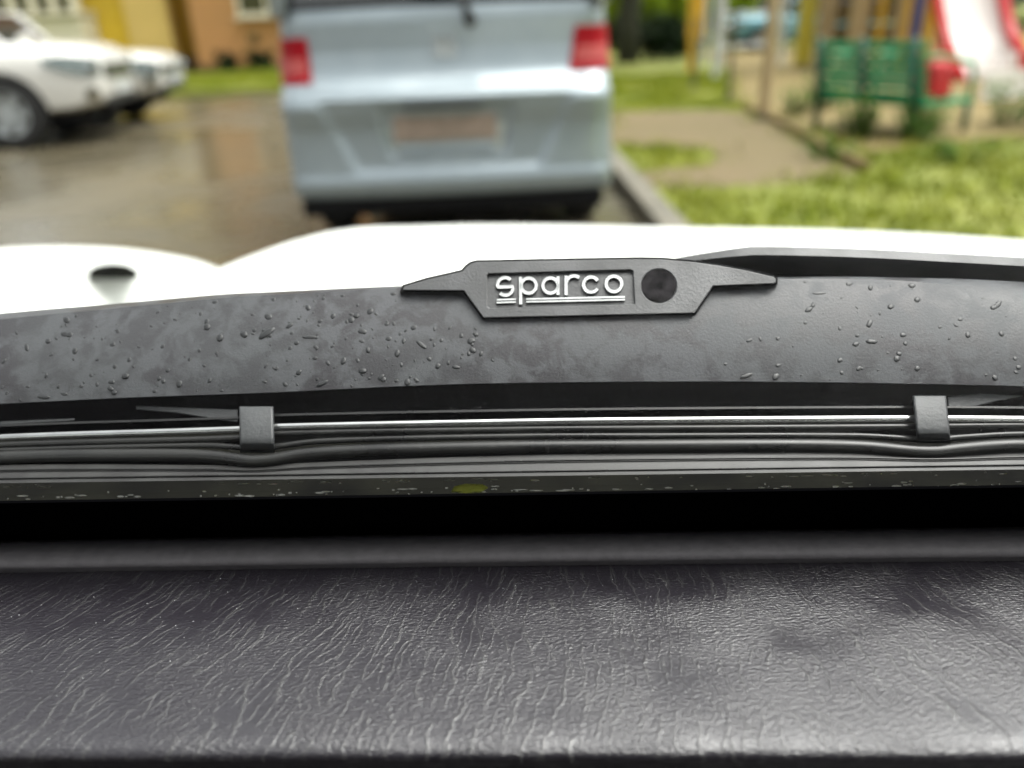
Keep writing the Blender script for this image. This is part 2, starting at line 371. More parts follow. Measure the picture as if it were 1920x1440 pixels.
# ================================================================== SETTING: ground
road = mesh_obj('road', [(-400, -60, 0), (400, -60, 0), (400, 900, 0), (-400, 900, 0)], [(0, 1, 2, 3)], M['asphalt'], kind='structure')
LZ = .09
KX0 = 0.0                               # kerb line, parallel to the parked cars
_k0, _k1 = G(1200, 415, 0), G(1150, 348, 0); KPSI = math.atan2(_k1.x - _k0.x, _k1.y - _k0.y)
def cw(x, f, z):                                           # along the kerb: x to its right, f forward, z over the road
    return Vector((_k0.x + (x - KX0) * math.cos(KPSI) + (f - _k0.y) * math.sin(KPSI), _k0.y - (x - KX0) * math.sin(KPSI) + (f - _k0.y) * math.cos(KPSI), z))
KB = KX0 + .16
def slab(name, pts, z, m, zb=None, **k):
    mb = MB(); n = len(pts)
    if zb is None: mb.add([(p[0], p[1], z) for p in pts], [list(range(n))])
    else: mb.prism([(p[0], p[1], zb) for p in pts], (0, 0, z - zb))
    return mb.build(name, m, **k)
a, b_, c_, d_ = cw(KB, -8, 0), cw(KB, 200, 0), cw(300, 200, 0), cw(300, -8, 0)
lawn = slab('lawn', [d_, c_, b_, a], LZ, M['lawn'], kind='structure')
# kerb stones, each one metre long
kerb = slab('kerb', [cw(KX0 + .015, -6, 0), cw(KB, -6, 0), cw(KB, 40, 0), cw(KX0 + .015, 40, 0)], .085, M['kerb'], zb=-.05, kind='structure')
proto = None
for i in range(26):
    f0 = .5 + i * 1.0
    if proto is None:
        mb = MB(); mb.box((0, 0, .045), (.15, .985, .15)); proto = mb.build('kerb_stone', M['kerb'], bevel=.012); o = proto
    else:
        o = proto.copy(); C.objects.link(o)
    p = cw(KX0 + .08, f0 + .5, .0 + random.uniform(-.004, .004)); o.location = p; o.rotation_euler = (0, 0, -KPSI); o.parent = kerb
# footpath: runs off between van and playground, widening to the right
P = lambda x, y: G(x, y, LZ)
pth = [P(1130, 212), P(1270, 207), P(1395, 209), P(1460, 236), P(1530, 276), P(1605, 322), P(1560, 338), P(1420, 348), P(1290, 352), P(1185, 352), P(1165, 330), P(1250, 318), P(1335, 306), P(1345, 286), P(1270, 276), P(1130, 272)]
slab('footpath', pth, LZ + .005, M['path'], kind='structure')
# brown edging boards of the playground
sandpts = [P(1392, 205), P(1440, 214), P(1500, 236), P(1620, 288), P(1760, 268), P(2300, 236), Vector((14, 26, LZ)), Vector((6, 26, LZ)), P(1370, 128), P(1368, 180)]
slab('playground_sand', sandpts, LZ + .009, M['sand'], kind='structure')
ed = thing('path_edging', 'brown weathered edging boards along the tan footpath', 'edging', tuple(P(1500, 250)))
pe = [P(1400, 207), P(1448, 228), P(1500, 256), P(1555, 290), P(1622, 322)]
for q0, q1 in zip(pe[:-1], pe[1:]):
    d = (q1 - q0); n = Vector((-d.y, d.x, 0)).normalized() * .035
    mb = MB(); mb.prism([q0 + n, q0 - n, q1 - n - d * .01, q1 + n - d * .01], (0, 0, .07)); keep(mb.build('board', M['timber_dark'], bevel=.006), ed)
# far verge before the houses, with its kerb
vg = [Vector((-60, G(352, 180).y + 1.0, 0)), G(352, 180), G(530, 173), G(700, 166), Vector((0, 60, 0)), Vector((-60, 60, 0))]
slab('verge', vg, .08, M['lawn'], zb=-.02, kind='structure')

# ------------------------------------------------------------------ grass
def grass(name, region, n, h0, h1, z, label, inside=None):
    vs = np.zeros((n * 3, 3)); k = 0
    xs = [p[0] for p in region]; ys = [p[1] for p in region]
    poly = [(p[0], p[1]) for p in region]
    def inp(x, y, pl):
        c = False; j = len(pl) - 1
        for i in range(len(pl)):
            if (pl[i][1] > y) != (pl[j][1] > y) and x < (pl[j][0] - pl[i][0]) * (y - pl[i][1]) / (pl[j][1] - pl[i][1]) + pl[i][0]: c = not c
            j = i
        return c
    holes = [[(p[0], p[1]) for p in h] for h in (inside or [])]
    tries = 0
    while k < n and tries < n * 6:
        tries += 1
        x = random.uniform(min(xs), max(xs)); y = random.uniform(min(ys), max(ys))
        if not inp(x, y, poly): continue
        if any(inp(x + random.gauss(0, .13), y + random.gauss(0, .13), h) for h in holes): continue
        dn = mnoise.noise((x * 1.6, y * 1.6, 3.1))
        if random.random() > .8 + dn * .6: continue
        a = random.uniform(0, 2 * math.pi); h = random.uniform(h0, h1) * (1 + dn); wd = random.uniform(.006, .014)
        lx, ly = random.gauss(0, .5) * h, random.gauss(0, .5) * h
        vs[k * 3] = (x - math.cos(a) * wd, y - math.sin(a) * wd, z); vs[k * 3 + 1] = (x + math.cos(a) * wd, y + math.sin(a) * wd, z)
        vs[k * 3 + 2] = (x + lx, y + ly, z + h); k += 1
    me = bpy.data.meshes.new(name); me.from_pydata(vs[:k * 3].tolist(), [], [(3 * i, 3 * i + 1, 3 * i + 2) for i in range(k)])
    me.materials.append(M['grass']); o = bpy.data.objects.new(name, me); C.objects.link(o); o['kind'] = 'stuff'
    return tag(o, label, 'grass')
gr_reg = [cw(KB + .02, 2.6, 0), cw(KB + .02, 16, 0), cw(8, 16, 0), cw(8, 2.6, 0)]
grass('lawn_grass', gr_reg, 42000, .025, .065, LZ, 'short yellow-green grass between the kerb and the playground', [pth, sandpts])
grass('verge_grass', [vg[1] + Vector((-4, 1, 0)), vg[1], vg[2], vg[3], vg[3] + Vector((1, 8, 0)), vg[1] + Vector((-2, 8, 0))], 9000, .06, .16, .08, 'bright green grass strip below the tan house wall')

# ================================================================== PLANTS
def leaves(n, fn, size, mat_, name, parent):
    vs = []; fs = []
    for _ in range(n):
        p = Vector(fn()); s = size * random.uniform(.6, 1.4)
        r = Matrix.Rotation(random.uniform(0, 6.28), 3, 'Z') @ Matrix.Rotation(random.gauss(.5, .5), 3, 'X')
        k = len(vs)
        vs += [p + r @ Vector(q) for q in ((-.0, -s, 0), (s * .45, -.1 * s, s * .12), (0, s, 0), (-s * .45, -.1 * s, s * .12))]
        fs.append([k, k + 1, k + 2, k + 3])
    return mesh_obj(name, vs, fs, mat_, parent)
def blob(cx, cy, cz, rx, ry, rz, clumps=None):
    cl = [(random.gauss(0, .45), random.gauss(0, .45), random.gauss(0, .45), random.uniform(.25, .45)) for _ in range(clumps or 14)]
    def f():
        c = random.choice(cl); v = Vector((random.gauss(0, 1), random.gauss(0, 1), random.gauss(0, 1))).normalized() * c[3] * random.uniform(.6, 1)
        return (cx + rx * (c[0] + v.x), cy + ry * (c[1] + v.y), max(cz + rz * (c[2] + v.z), .12))
    return f
def tree(loc, h, r, trunk_r, m_leaf, n, label, ls=.16, zc=.62, rz=None, group=None):
    t_ = thing('broadleaf_tree', label, 'tree', loc, 0, group)
    mb = MB(); k = 7
    pts = [(random.gauss(0, .03) * i, random.gauss(0, .03) * i, h * .8 * i / k) for i in range(k + 1)]
    mb.tube(pts, [trunk_r * (1.15 - .95 * i / k) for i in range(k + 1)], 10)
    for _ in range(7):
        i = random.randint(3, k - 1); a = random.uniform(0, 6.28); q = Vector(pts[i]); l = r * random.uniform(.5, .9)
        mb.tube([q, q + Vector((math.cos(a) * l * .5, math.sin(a) * l * .5, l * .35)), q + Vector((math.cos(a) * l, math.sin(a) * l, l * .9))], [trunk_r * .4, trunk_r * .25, trunk_r * .08], 6)
    mb.build('trunk', M['bark'], t_, smooth=True)
    leaves(n, blob(0, 0, h * zc, r, r, rz or h * .42, 26), ls, m_leaf, 'crown', t_)
    return t_
def shrub(loc, rx, ry, h, m_leaf, n, label, ls=.07, name='shrub', group=None):
    t_ = thing(name, label, 'shrub', loc, 0, group)
    mb = MB()
    for _ in range(7):
        a = random.uniform(0, 6.28); mb.tube([(0, 0, 0), (math.cos(a) * rx * .3, math.sin(a) * ry * .3, h * .4), (math.cos(a) * rx * .6, math.sin(a) * ry * .6, h * .8)], [.03, .02, .006], 5)
    mb.build('stem', M['bark'], t_)
    leaves(n, blob(0, 0, h * .52, rx, ry, h * .6, 16), ls, m_leaf, 'foliage', t_)
    return t_
def weed(loc, r, h, n, label, m_=None, group=None):
    t_ = thing('weed_plant', label, 'plant', loc, 0, group)
    vs = []; fs = []; st = MB()
    for _ in range(n):
        a = random.uniform(0, 6.28); rr = r * math.sqrt(random.random()); hh = h * random.uniform(.4, 1)
        p0 = Vector((rr * .4 * math.cos(a), rr * .4 * math.sin(a), 0)); p1 = Vector((rr * math.cos(a), rr * math.sin(a), hh))
        st.tube([p0, (p0 + p1) / 2 + Vector((0, 0, .03)), p1], [.006, .005, .002], 4)
        for q in range(5):
            p = p0.lerp(p1, .3 + .7 * q / 4); l = h * random.uniform(.18, .34); b0 = random.uniform(0, 6.28)
            d = Vector((math.cos(b0), math.sin(b0), random.uniform(-.2, .5))) * l; sd_ = Vector((-math.sin(b0), math.cos(b0), 0)) * l * .28
            k = len(vs); vs += [p, p + d * .5 + sd_, p + d, p + d * .5 - sd_]; fs.append([k, k + 1, k + 2, k + 3])
    st.build('stem', m_ or M['leaf_weed'], t_); mesh_obj('foliage', vs, fs, m_ or M['leaf_weed'], t_)
    return t_

tp = P(1177, 118)
tree(tp, 9, 3.2, .26, M['leaf_lime'], 5000, 'dark-trunked tree with lime green leaves beside the silver van', .16, .68)
for i, (px, Y, h, r, m_, lab) in enumerate([
        (1120, 34, 9, 3.6, 'leaf_lime', 'lime green tree beyond the dark trunk, half hidden by the van'),
        (1255, 36, 8, 3.4, 'leaf_lime', 'lime green tree behind the yellow climbing frame posts'),
        (1400, 37, 9, 3.6, 'leaf_mid', 'mid green tree behind the parked pale blue car'),
        (1640, 30, 8, 3.6, 'leaf_mid', 'olive green tree behind the wooden pergola'),
        (1960, 32, 9, 4, 'leaf_mid', 'mid green tree behind the white and red slide')]):
    q = V(px, 90, Y); tree((q.x, q.y, LZ), h, r, .2, M[m_], 4200, lab, .2, .45, h * .5)
for i, (px, py, rx, h, lab) in enumerate([(1215, 112, 1.0, 1.0, 'dark low shrub next to the dark tree trunk'), (1262, 110, .9, .85, 'dark low shrub by the yellow playground posts')]):
    shrub(P(px, py), rx, .7, h, M['leaf_dark'], 1500, lab, .10)
for px, Y, h, lab in ((1150, 29, 3.0, 'tall lime green bush half hidden by the silver van'), (1212, 31, 3.2, 'tall lime green bush between the dark trunk and the yellow post'), (1275, 30, 2.8, 'tall lime green bush behind the yellow post'), (1345, 32, 2.8, 'tall lime green bush behind the white climbing poles')):
    q = V(px, 90, Y); shrub((q.x, q.y, LZ), 1.7, 1.2, h, M['leaf_lime'], 2600, lab, .16, 'tall_bush')
for px, lab in ((432, 'small dark shrub below the pale window of the tan house'), (490, 'small dark shrub touching the view of the silver van\'s left taillight')):
    q = G(px, 134, .08); shrub(q, .40, .4, .62, M['leaf_dark'], 700, lab, .08)
wl = [(1545, 205, .30, .42, 'clump of green weeds under the far end of the green bench', 26),
      (1490, 215, .28, .34, 'clump of green weeds beside the edging boards', 22),
      (1612, 262, .22, .40, 'dark weeds round the back foot of the green bench', 26),
      (1715, 265, .22, .36, 'green weeds round the near foot of the green bench', 22),
      (1745, 245, .30, .32, 'green weeds below the bench arm', 22),
      (1880, 235, .40, .40, 'green weeds to the side of the bench arm post', 26),
      (1800, 300, .40, .22, 'low spreading weeds on the lawn before the bench', 22),
      (1560, 300, .3, .2, 'low weeds at the end of the edging boards', 18)]
for px, py, r, h, lab, n in wl: weed(P(px, py), r, h, n, lab)

# ================================================================== CARS
def boolean_cut(o, cutters):
    for c in cutters:
        md = o.modifiers.new('cut', 'BOOLEAN'); md.operation = 'DIFFERENCE'; md.object = c; md.solver = 'EXACT'
    bpy.context.view_layer.update()
    dg = bpy.context.evaluated_depsgraph_get()
    me = bpy.data.meshes.new_from_object(o.evaluated_get(dg)); o.modifiers.clear(); o.data = me
    for c in cutters: bpy.data.objects.remove(c)
def loft_body(name, st, m_, parent, wheels=(), wr=.34, half_w=.85, arch=.06):
    """st: stations (x, z_bottom, z_belt, z_top, half_width); x forward"""
    rings = []
    for x, zb, zm, zt, hw in st:
        h = [(0, zb), (hw * .82, zb), (hw * .95, zb + .05), (hw * .985, zb + (zm - zb) * .35), (hw, zb + (zm - zb) * .65), (hw * .985, zm - .06), (hw * .95, zm), (hw * .88, zm + (zt - zm) * .45), (hw * .7, zt - (zt - zm) * .12), (hw * .35, zt), (0, zt)]
        rings.append([(x, y, z) for y, z in h] + [(x, -y, z) for y, z in h[-2:0:-1]])
    n = len(rings[0]); vs = [p for r in rings for p in r]
    fs = [[i * n + j, i * n + (j + 1) % n, (i + 1) * n + (j + 1) % n, (i + 1) * n + j] for i in range(len(st) - 1) for j in range(n)]
    fs += [list(range(n)), list(range((len(st) - 1) * n, len(st) * n))[::-1]]
    o = mesh_obj(name, vs, fs, m_, parent)
    if wheels:
        cs = []
        for wx in wheels:
            for s in (1, -1):
                mb = MB(); y0 = s * (half_w - .30); mb.tube([(wx, y0, wr), (wx, s * (half_w + .3), wr)], wr + arch, 28); c = mb.build('cutter', None)
                if parent is not None: c.parent = parent
                cs.append(c)
        boolean_cut(o, cs)
    smooth_by_angle(o, 38)
    return o
def wheel(parent, x, y, r, wd, side):
    prof = [(r * .62, -wd / 2), (r * .9, -wd / 2), (r, -wd * .36), (r, wd * .36), (r * .9, wd / 2), (r * .62, wd / 2)]
    n = 28; vs = [(x + a * math.cos(k * 2 * math.pi / n), y + b, r + a * math.sin(k * 2 * math.pi / n)) for k in range(n) for a, b in prof]
    q = len(prof); fs = [[k * q + j, k * q + (j + 1) % q, ((k + 1) % n) * q + (j + 1) % q, ((k + 1) % n) * q + j] for k in range(n) for j in range(q)]
    w_ = mesh_obj('wheel', vs, fs, M['tyre'], parent); smooth_by_angle(w_, 40)
    mb = MB(); yo = y + side * wd * .36
    mb.tube([(x, yo - side * .05, r), (x, yo, r)], [r * .18, r * .15], 16)
    for k in range(6):
        a = k * math.pi / 3; c, s = math.cos(a), math.sin(a)
        pl = [Vector((x + c * r * .1 - s * r * wv, yo - side * .02, r + s * r * .1 + c * r * wv)) for wv in (.10, -.10)] + [Vector((x + c * r * .63 - s * r * wv, yo - side * .01, r + s * r * .63 + c * r * wv)) for wv in (-.14, .14)]
        mb.prism(pl, (0, -side * .03, 0))
    ring = [(r * .56, -.02), (r * .64, -.02), (r * .64, .02), (r * .56, .02)]
    vs = [(x + a * math.cos(k * 2 * math.pi / n), yo + b, r + a * math.sin(k * 2 * math.pi / n)) for k in range(n) for a, b in ring]
    mb.add(vs, [[k * 4 + j, k * 4 + (j + 1) % 4, ((k + 1) % n) * 4 + (j + 1) % 4, ((k + 1) % n) * 4 + j] for k in range(n) for j in range(4)])
    mb.build('rim', M['rim'], w_)
    mb = MB(); mb.tube([(x, yo - side * .09, r), (x, yo - side * .075, r)], r * .60, 24); mb.build('brake_disc', M['pole_dark'], w_)
    return w_
def panel(pts, thick, n=None):
    mb = MB(); p = [Vector(q) for q in pts]
    nn = (p[1] - p[0]).cross(p[2] - p[0]).normalized(); mb.prism(p, nn * thick); return mb
def greenhouse(parent, xb0, xt0, xt1, xb1, zb, zt, hb, ht, paint, splits):
    """xb0 windscreen base, xt0 roof front, xt1 roof rear, xb1 rear glass base"""
    lerp = lambda a, b, k: a + (b - a) * k
    # core: dark cabin volume, slightly inside the panes
    vs = []
    for s in (.985,):
        vs = [(xb0 - .03, hb * s, zb - .02), (xb0 - .03, -hb * s, zb - .02), (xb1 + .03, -hb * s, zb - .02), (xb1 + .03, hb * s, zb - .02), (xt0 - .03, ht * s, zt - .03), (xt0 - .03, -ht * s, zt - .03), (xt1 + .03, -ht * s, zt - .03), (xt1 + .03, ht * s, zt - .03)]
    mesh_obj('cabin', vs, [(0, 1, 5, 4), (1, 2, 6, 5), (2, 3, 7, 6), (3, 0, 4, 7), (4, 5, 6, 7), (3, 2, 1, 0)], M['matt_black'], parent)
    # panes
    def pane(name, q): mb = MB(); mb.add(q, [(0, 1, 2, 3)]); return mb.build(name, M['car_glass'], parent)
    pane('windshield', [(xb0, hb * .93, zb + .02), (xb0, -hb * .93, zb + .02), (xt0, -ht * .93, zt - .03), (xt0, ht * .93, zt - .03)])
    pane('rear_window', [(xb1, hb * .9, zb + .04), (xb1, -hb * .9, zb + .04), (xt1, -ht * .9, zt - .05), (xt1, ht * .9, zt - .05)])
    for s in (1, -1):
        for a, b in zip(splits[:-1], splits[1:]):
            ga, gb = a + .018, b - .018
            pane('side_window', [(lerp(xb0, xb1, ga), s * (hb + .004), zb + .02), (lerp(xb0, xb1, gb), s * (hb + .004), zb + .02), (lerp(xt0, xt1, gb), s * (ht + .004), zt - .05), (lerp(xt0, xt1, ga), s * (ht + .004), zt - .05)])
        for k in splits:
            wd = .06 if k in (0, 1) else .035
            mb = MB(); mb.tube([(lerp(xb0, xb1, k), s * (hb - .005), zb), (lerp(xt0, xt1, k), s * (ht - .005), zt - .03)], wd * .7, 6); mb.build('pillar', paint, parent, smooth=True)
    mb = MB()
    vs, fs = grid(9, 9, lambda u, v: (lerp(xt0 + .03, xt1 - .04, v), (u * 2 - 1) * (ht + .02), zt + .045 * (1 - (u * 2 - 1) ** 4) * (1 - abs(v * 2 - 1) ** 4) - .03))
    vs2 = [(x, y, z - .035) for x, y, z in vs]; n = 81
    fs2 = [[i + n for i in q[::-1]] for q in fs]
    bd = [i for i in range(9)] + [i * 9 + 8 for i in range(1, 9)] + [72 + i for i in range(7, -1, -1)] + [i * 9 for i in range(7, 0, -1)]
    sk = [[bd[i], bd[(i + 1) % len(bd)], bd[(i + 1) % len(bd)] + n, bd[i] + n] for i in range(len(bd))]
    mesh_obj('roof', vs + vs2, fs + fs2 + sk, paint, parent, smooth=True)

def offroader(name, label, loc, rz, paint, L=4.7, W=1.88, hood=1.10, roof=1.85, r=.38, group=None, oh=.92):
    t_ = thing(name, label, 'car', loc, rz, group)
    hl, hw = L / 2, W / 2
    k = hood / 1.10
    st = [(-hl, .48, .95 * k, 1.0 * k, hw * .86), (-hl + .10, .40, 1.0 * k, 1.04 * k, hw * .95), (-hl + .6, .34, 1.02 * k, 1.06 * k, hw), (0, .32, 1.02 * k, 1.06 * k, hw), (hl - 1.55, .32, 1.0 * k, 1.06 * k, hw),
          (hl - 1.3, .34, .99 * k, 1.10 * k, hw), (hl - .7, .36, .98 * k, 1.10 * k, hw * .995), (hl - .32, .38, .95 * k, 1.07 * k, hw * .965), (hl - .13, .42, .91 * k, 1.03 * k, hw * .90), (hl - .03, .46, .84 * k, .96 * k, hw * .80), (hl, .5, .74 * k, .84 * k, hw * .72)]
    body = loft_body('body', st, paint, t_, (hl - oh, -hl + .98), r, hw)
    greenhouse(t_, hl - 1.72, hl - 2.25, -hl + .35, -hl + .12, 1.02 * k, roof, hw * .93, hw * .78, paint, (0, .34, .66, 1))
    for x in (hl - oh, -hl + .98):
        for s in (1, -1): wheel(t_, x, s * (hw - .13), r, .25, s)
    # lamps: swept back round the corner
    for s in (1, -1):
        mb = MB(); zz = .80 * k
        pt_ = [(hl - .50, .998, .06, .13), (hl - .30, .982, -.03, .15), (hl - .13, .925, -.07, .135), (hl - .025, .825, -.085, .11), (hl + .014, .74, -.06, .08)]
        vs_ = []
        for x_, y_, z0_, z1_ in pt_: vs_ += [(x_, s * hw * y_, zz + z0_), (x_, s * hw * y_ * .985, zz + z1_), (x_ - .06, s * hw * (y_ - .09), zz + z1_), (x_ - .06, s * hw * (y_ - .09), zz + z0_)]
        fs_ = [[i_ * 4 + j_, i_ * 4 + (j_ + 1) % 4, (i_ + 1) * 4 + (j_ + 1) % 4, (i_ + 1) * 4 + j_] for i_ in range(4) for j_ in range(4)] + [[0, 1, 2, 3], [19, 18, 17, 16]]
        hd = mesh_obj('headlight', vs_, fs_, M['lamp_clear'], t_)
        mb = MB(); mb.tube([(hl - .06, s * hw * .84, zz + .02), (hl - .0, s * hw * .86, zz + .02)], .055, 16); mb.build('projector', M['chrome'], hd)
        mb = MB(); mb.tube([(hl - .14, s * hw * .84, .56), (hl - .045, s * hw * .87, .56)], .06, 16); mb.build('fog_lamp', M['pole_dark'], t_)
        mb = MB(); mb.box((hl - 1.35, s * (hw + .10), 1.12 * k), (.14, .2, .16)); mb.build('mirror', paint, t_, bevel=.04)
    mb = MB()
    mb.box((hl - .02, 0, .76 * k), (.06, W * .58, .17)); gr_ = mb.build('grille', M['black_plastic'], t_, bevel=.02)
    for i in range(4):
        mb = MB(); mb.box((hl + .012, 0, (.70 + i * .042) * k), (.02, W * .54, .014)); mb.build('bar', M['chrome'], gr_)
    mb = MB(); mb.box((hl - .03, 0, .46), (.08, W * .62, .10)); mb.build('lower_intake', M['black_plastic'], t_, bevel=.02)
    mb = MB(); mb.box((hl + .028, 0, .58), (.012, .52, .112)); mb.build('number_plate', M['pole_white'], t_, bevel=.004)
    for s in (1, -1):
        mb = MB(); mb.box((-hl + .03, s * hw * .80, .9 * k), (.08, .14, .30)); mb.build('taillight', M['lamp_red'], t_, bevel=.02)
    mb = MB(); mb.box((hl * .0, 0, .30), (L * .86, W * .80, .10)); mb.build('underbody', M['matt_black'], t_)
    return t_
# white off-roader: heading right and a little away; placed by its near front wheel
WL = G(40, 279); hd = rad(8); L1, W1 = 4.76, 1.88
ux, uy = math.cos(hd), math.sin(hd)
wx, wy = L1 / 2 - 1.02, -(W1 / 2 - .13)
base = Vector((WL.x - (wx * ux - wy * uy), WL.y - (wx * uy + wy * ux), 0))
offroader('off_road_car', 'large white off-road car with silver alloy wheel at the road edge', base, hd, M['white_paint_b'], L1, W1, 1.13, 1.88, .39, None, 1.02)
q = G(300, 236); hd2 = rad(6); L2 = 4.4
offroader('parked_car', 'smaller white car whose nose shows beyond the white off-road car', (q.x - L2 / 2 * .93 - .2, q.y + .75, 0), hd2, M['white_paint_b'], L2, 1.78, .98, 1.55, .33)
q = V(190, 60, 15.5)
offroader('parked_car', 'pale beige car with dark windows parked behind the white off-road car', (q.x - 2.2, q.y, 0), rad(4), M['pale_paint'], 4.4, 1.75, .98, 1.5, .33)
q = V(1420, 60, 24)
offroader('parked_car', 'pale blue car parked beyond the playground poles', (q.x + 1.2, q.y, LZ), rad(175), M['blue_paint'], 4.3, 1.72, .95, 1.45, .31)

# ------------------------------------------------------------------ silver van
VY = 4.10
def vz(px, py): q = V(px, py, VY); return q.x, q.z
vcx = (vz(518, 200)[0] + vz(1150, 200)[0]) / 2; vhw = (vz(1150, 200)[0] - vz(518, 200)[0]) / 2
van = thing('silver_van', 'silver minivan parked ahead of the white hood, seen from behind', 'van', (vcx, VY, 0), 0)
def VZ(py, px=835): return vz(px, py)[1]
z_lip, z_bot, z_ins, z_ledge0, z_ledge1, z_cre, z_glass = VZ(368), VZ(340), VZ(318), VZ(187), VZ(140), VZ(95), VZ(17)
def vprof(z):       # how far the tail stands out towards us
    return spl(z, [(z_lip - .02, -.10), (z_lip, -.03), (z_bot, .015), (z_ins, .005), (.62, .012), (z_ledge0 - .06, .045), (z_ledge0 - .01, .06), (z_ledge0 + .03, .04), (z_ledge1, -.055), (z_cre, -.085), (z_cre + .06, -.085), (z_glass, -.09), (1.75, -.34)])
def vhalf(z): return spl(z, [(.2, vhw * 1.0), (z_lip, vhw * 1.015), (.55, vhw * 1.012), (.75, vhw), (1.0, vhw * .985), (1.25, vhw * .955), (1.70, vhw * .80)])
def trap(x, z, pts_l, soft=.012):
    # 1 inside a symmetric trapezoid (z0, half0, z1, half1)
    z0, h0, z1, h1 = pts_l
    if z <= z0 or z >= z1: 
        dz = min(abs(z - z0), abs(z - z1)); kz = max(0, 1 - dz / soft)
        h = h0 if z <= z0 else h1
    else: kz = 1; h = h0 + (h1 - h0) * (z - z0) / (z1 - z0)
    dx = abs(x) - h
    return kz * max(0., min(1., 1 - dx / soft)) if dx > 0 else kz
INS = (VZ(312), (vz(1010, 312)[0] - vz(672, 312)[0]) / 2, VZ(190), (vz(1060, 190)[0] - vz(600, 190)[0]) / 2)
PLT = (VZ(285), (vz(935, 285)[0] - vz(728, 285)[0]) / 2, VZ(200), (vz(955, 200)[0] - vz(708, 200)[0]) / 2)
def vdepth(x, z):
    d = vprof(z)
    d -= .022 * trap(x, z, INS, .025) + .030 * trap(x, z, PLT, .02)
    return d
def tail_pt(s_, z, off=0.0):
    """s_ in -1..1 across the tail, round both corners"""
    hw = vhalf(z); RR = .13; flat = hw - RR; tot = flat + RR * math.pi / 2; q_ = abs(s_) * tot
    if q_ <= flat: x, y, nx_, ny_ = q_, 0, 0, -1
    else: th = (q_ - flat) / RR; x, y, nx_, ny_ = flat + RR * math.sin(th), RR * (1 - math.cos(th)), math.sin(th), -math.cos(th)
    sg = math.copysign(1, s_)
    return Vector((sg * (x + nx_ * off), -vdepth(sg * x, z) + .03 * (x / hw) ** 2 + y + ny_ * off, z))
def tail_grid(name, z0, z1, nz, m_, nu=90):
    vs, fs = grid(nu, nz, lambda u, v: tail_pt(u * 2 - 1, z0 + (z1 - z0) * v))
    return mesh_obj(name, vs, fs, m_, van, smooth=True)
def s_of_x(x, z):
    hw = vhalf(z); RR = .13; flat = hw - RR; tot = flat + RR * math.pi / 2; ax = abs(x)
    q_ = ax if ax <= flat else flat + RR * math.asin(min(1, (ax - flat) / RR))
    return math.copysign(q_ / tot, x)
tail_grid('tailgate', z_ledge0 + .045, z_glass + .02, 40, M['silver'])
bum = tail_grid('bumper', z_lip - .015, z_ledge0 + .040, 56, M['silver'])
mb = MB(); mb.box((0, .08, z_lip - .045), (vhw * 1.9, .10, .09)); mb.build('under_van_shade', M['matt_black'], van, bevel=.02)  # black slab standing for the shade and tyre below the bumper
# body behind the tail (local +y is forward, away from us)
vb = bpy.data.objects
def vstat(y, zb, zm, zt, hw): return (y, zb, zm, zt, hw)
st = [(.16, z_lip, 1.05, 1.10, vhw * .985), (.5, .24, 1.06, 1.10, vhw), (2.4, .22, 1.05, 1.10, vhw), (3.0, .22, 1.0, 1.12, vhw), (3.6, .24, .92, 1.02, vhw * .97), (4.05, .3, .78, .86, vhw * .86), (4.2, .4, .66, .72, vhw * .7)]
bx = bpy.data.objects.new('pivot', None); C.objects.link(bx); bx.rotation_euler = (0, 0, math.pi / 2); bx.parent = van
def to_van(o):
    o.data.transform(Matrix.Rotation(math.pi / 2, 4, 'Z')); o.parent = van
before = set(bpy.data.objects)
tmp = bpy.data.objects.new('tmp', None); C.objects.link(tmp)
loft_body('body', st, M['silver'], tmp, (.72, 3.45), .31, vhw, .05)
greenhouse(tmp, 3.15, 2.45, .24, .10, z_glass, 1.68, vhw * .95, vhw * .82, M['silver'], (0, .3, .62, 1))
for x in (.72, 3.45):
    for s in (1, -1): wheel(tmp, x, s * (vhw - .11), .31, .20, s)
for o in list(tmp.children): to_van(o); 
def sub_rot(o):
    for c in o.children: c.data.transform(Matrix.Rotation(math.pi / 2, 4, 'Z'))
for o in van.children:
    if o.name.startswith('wheel'): sub_rot(o)
bpy.data.objects.remove(tmp); bpy.data.objects.remove(bx)
for o in van.children:
    if o.name.startswith('rear_window'):
        rw = o
mb = MB(); mb.box((0, 2.1, .21), (vhw * 1.6, 3.6, .1)); mb.build('underbody', M['matt_black'], van)
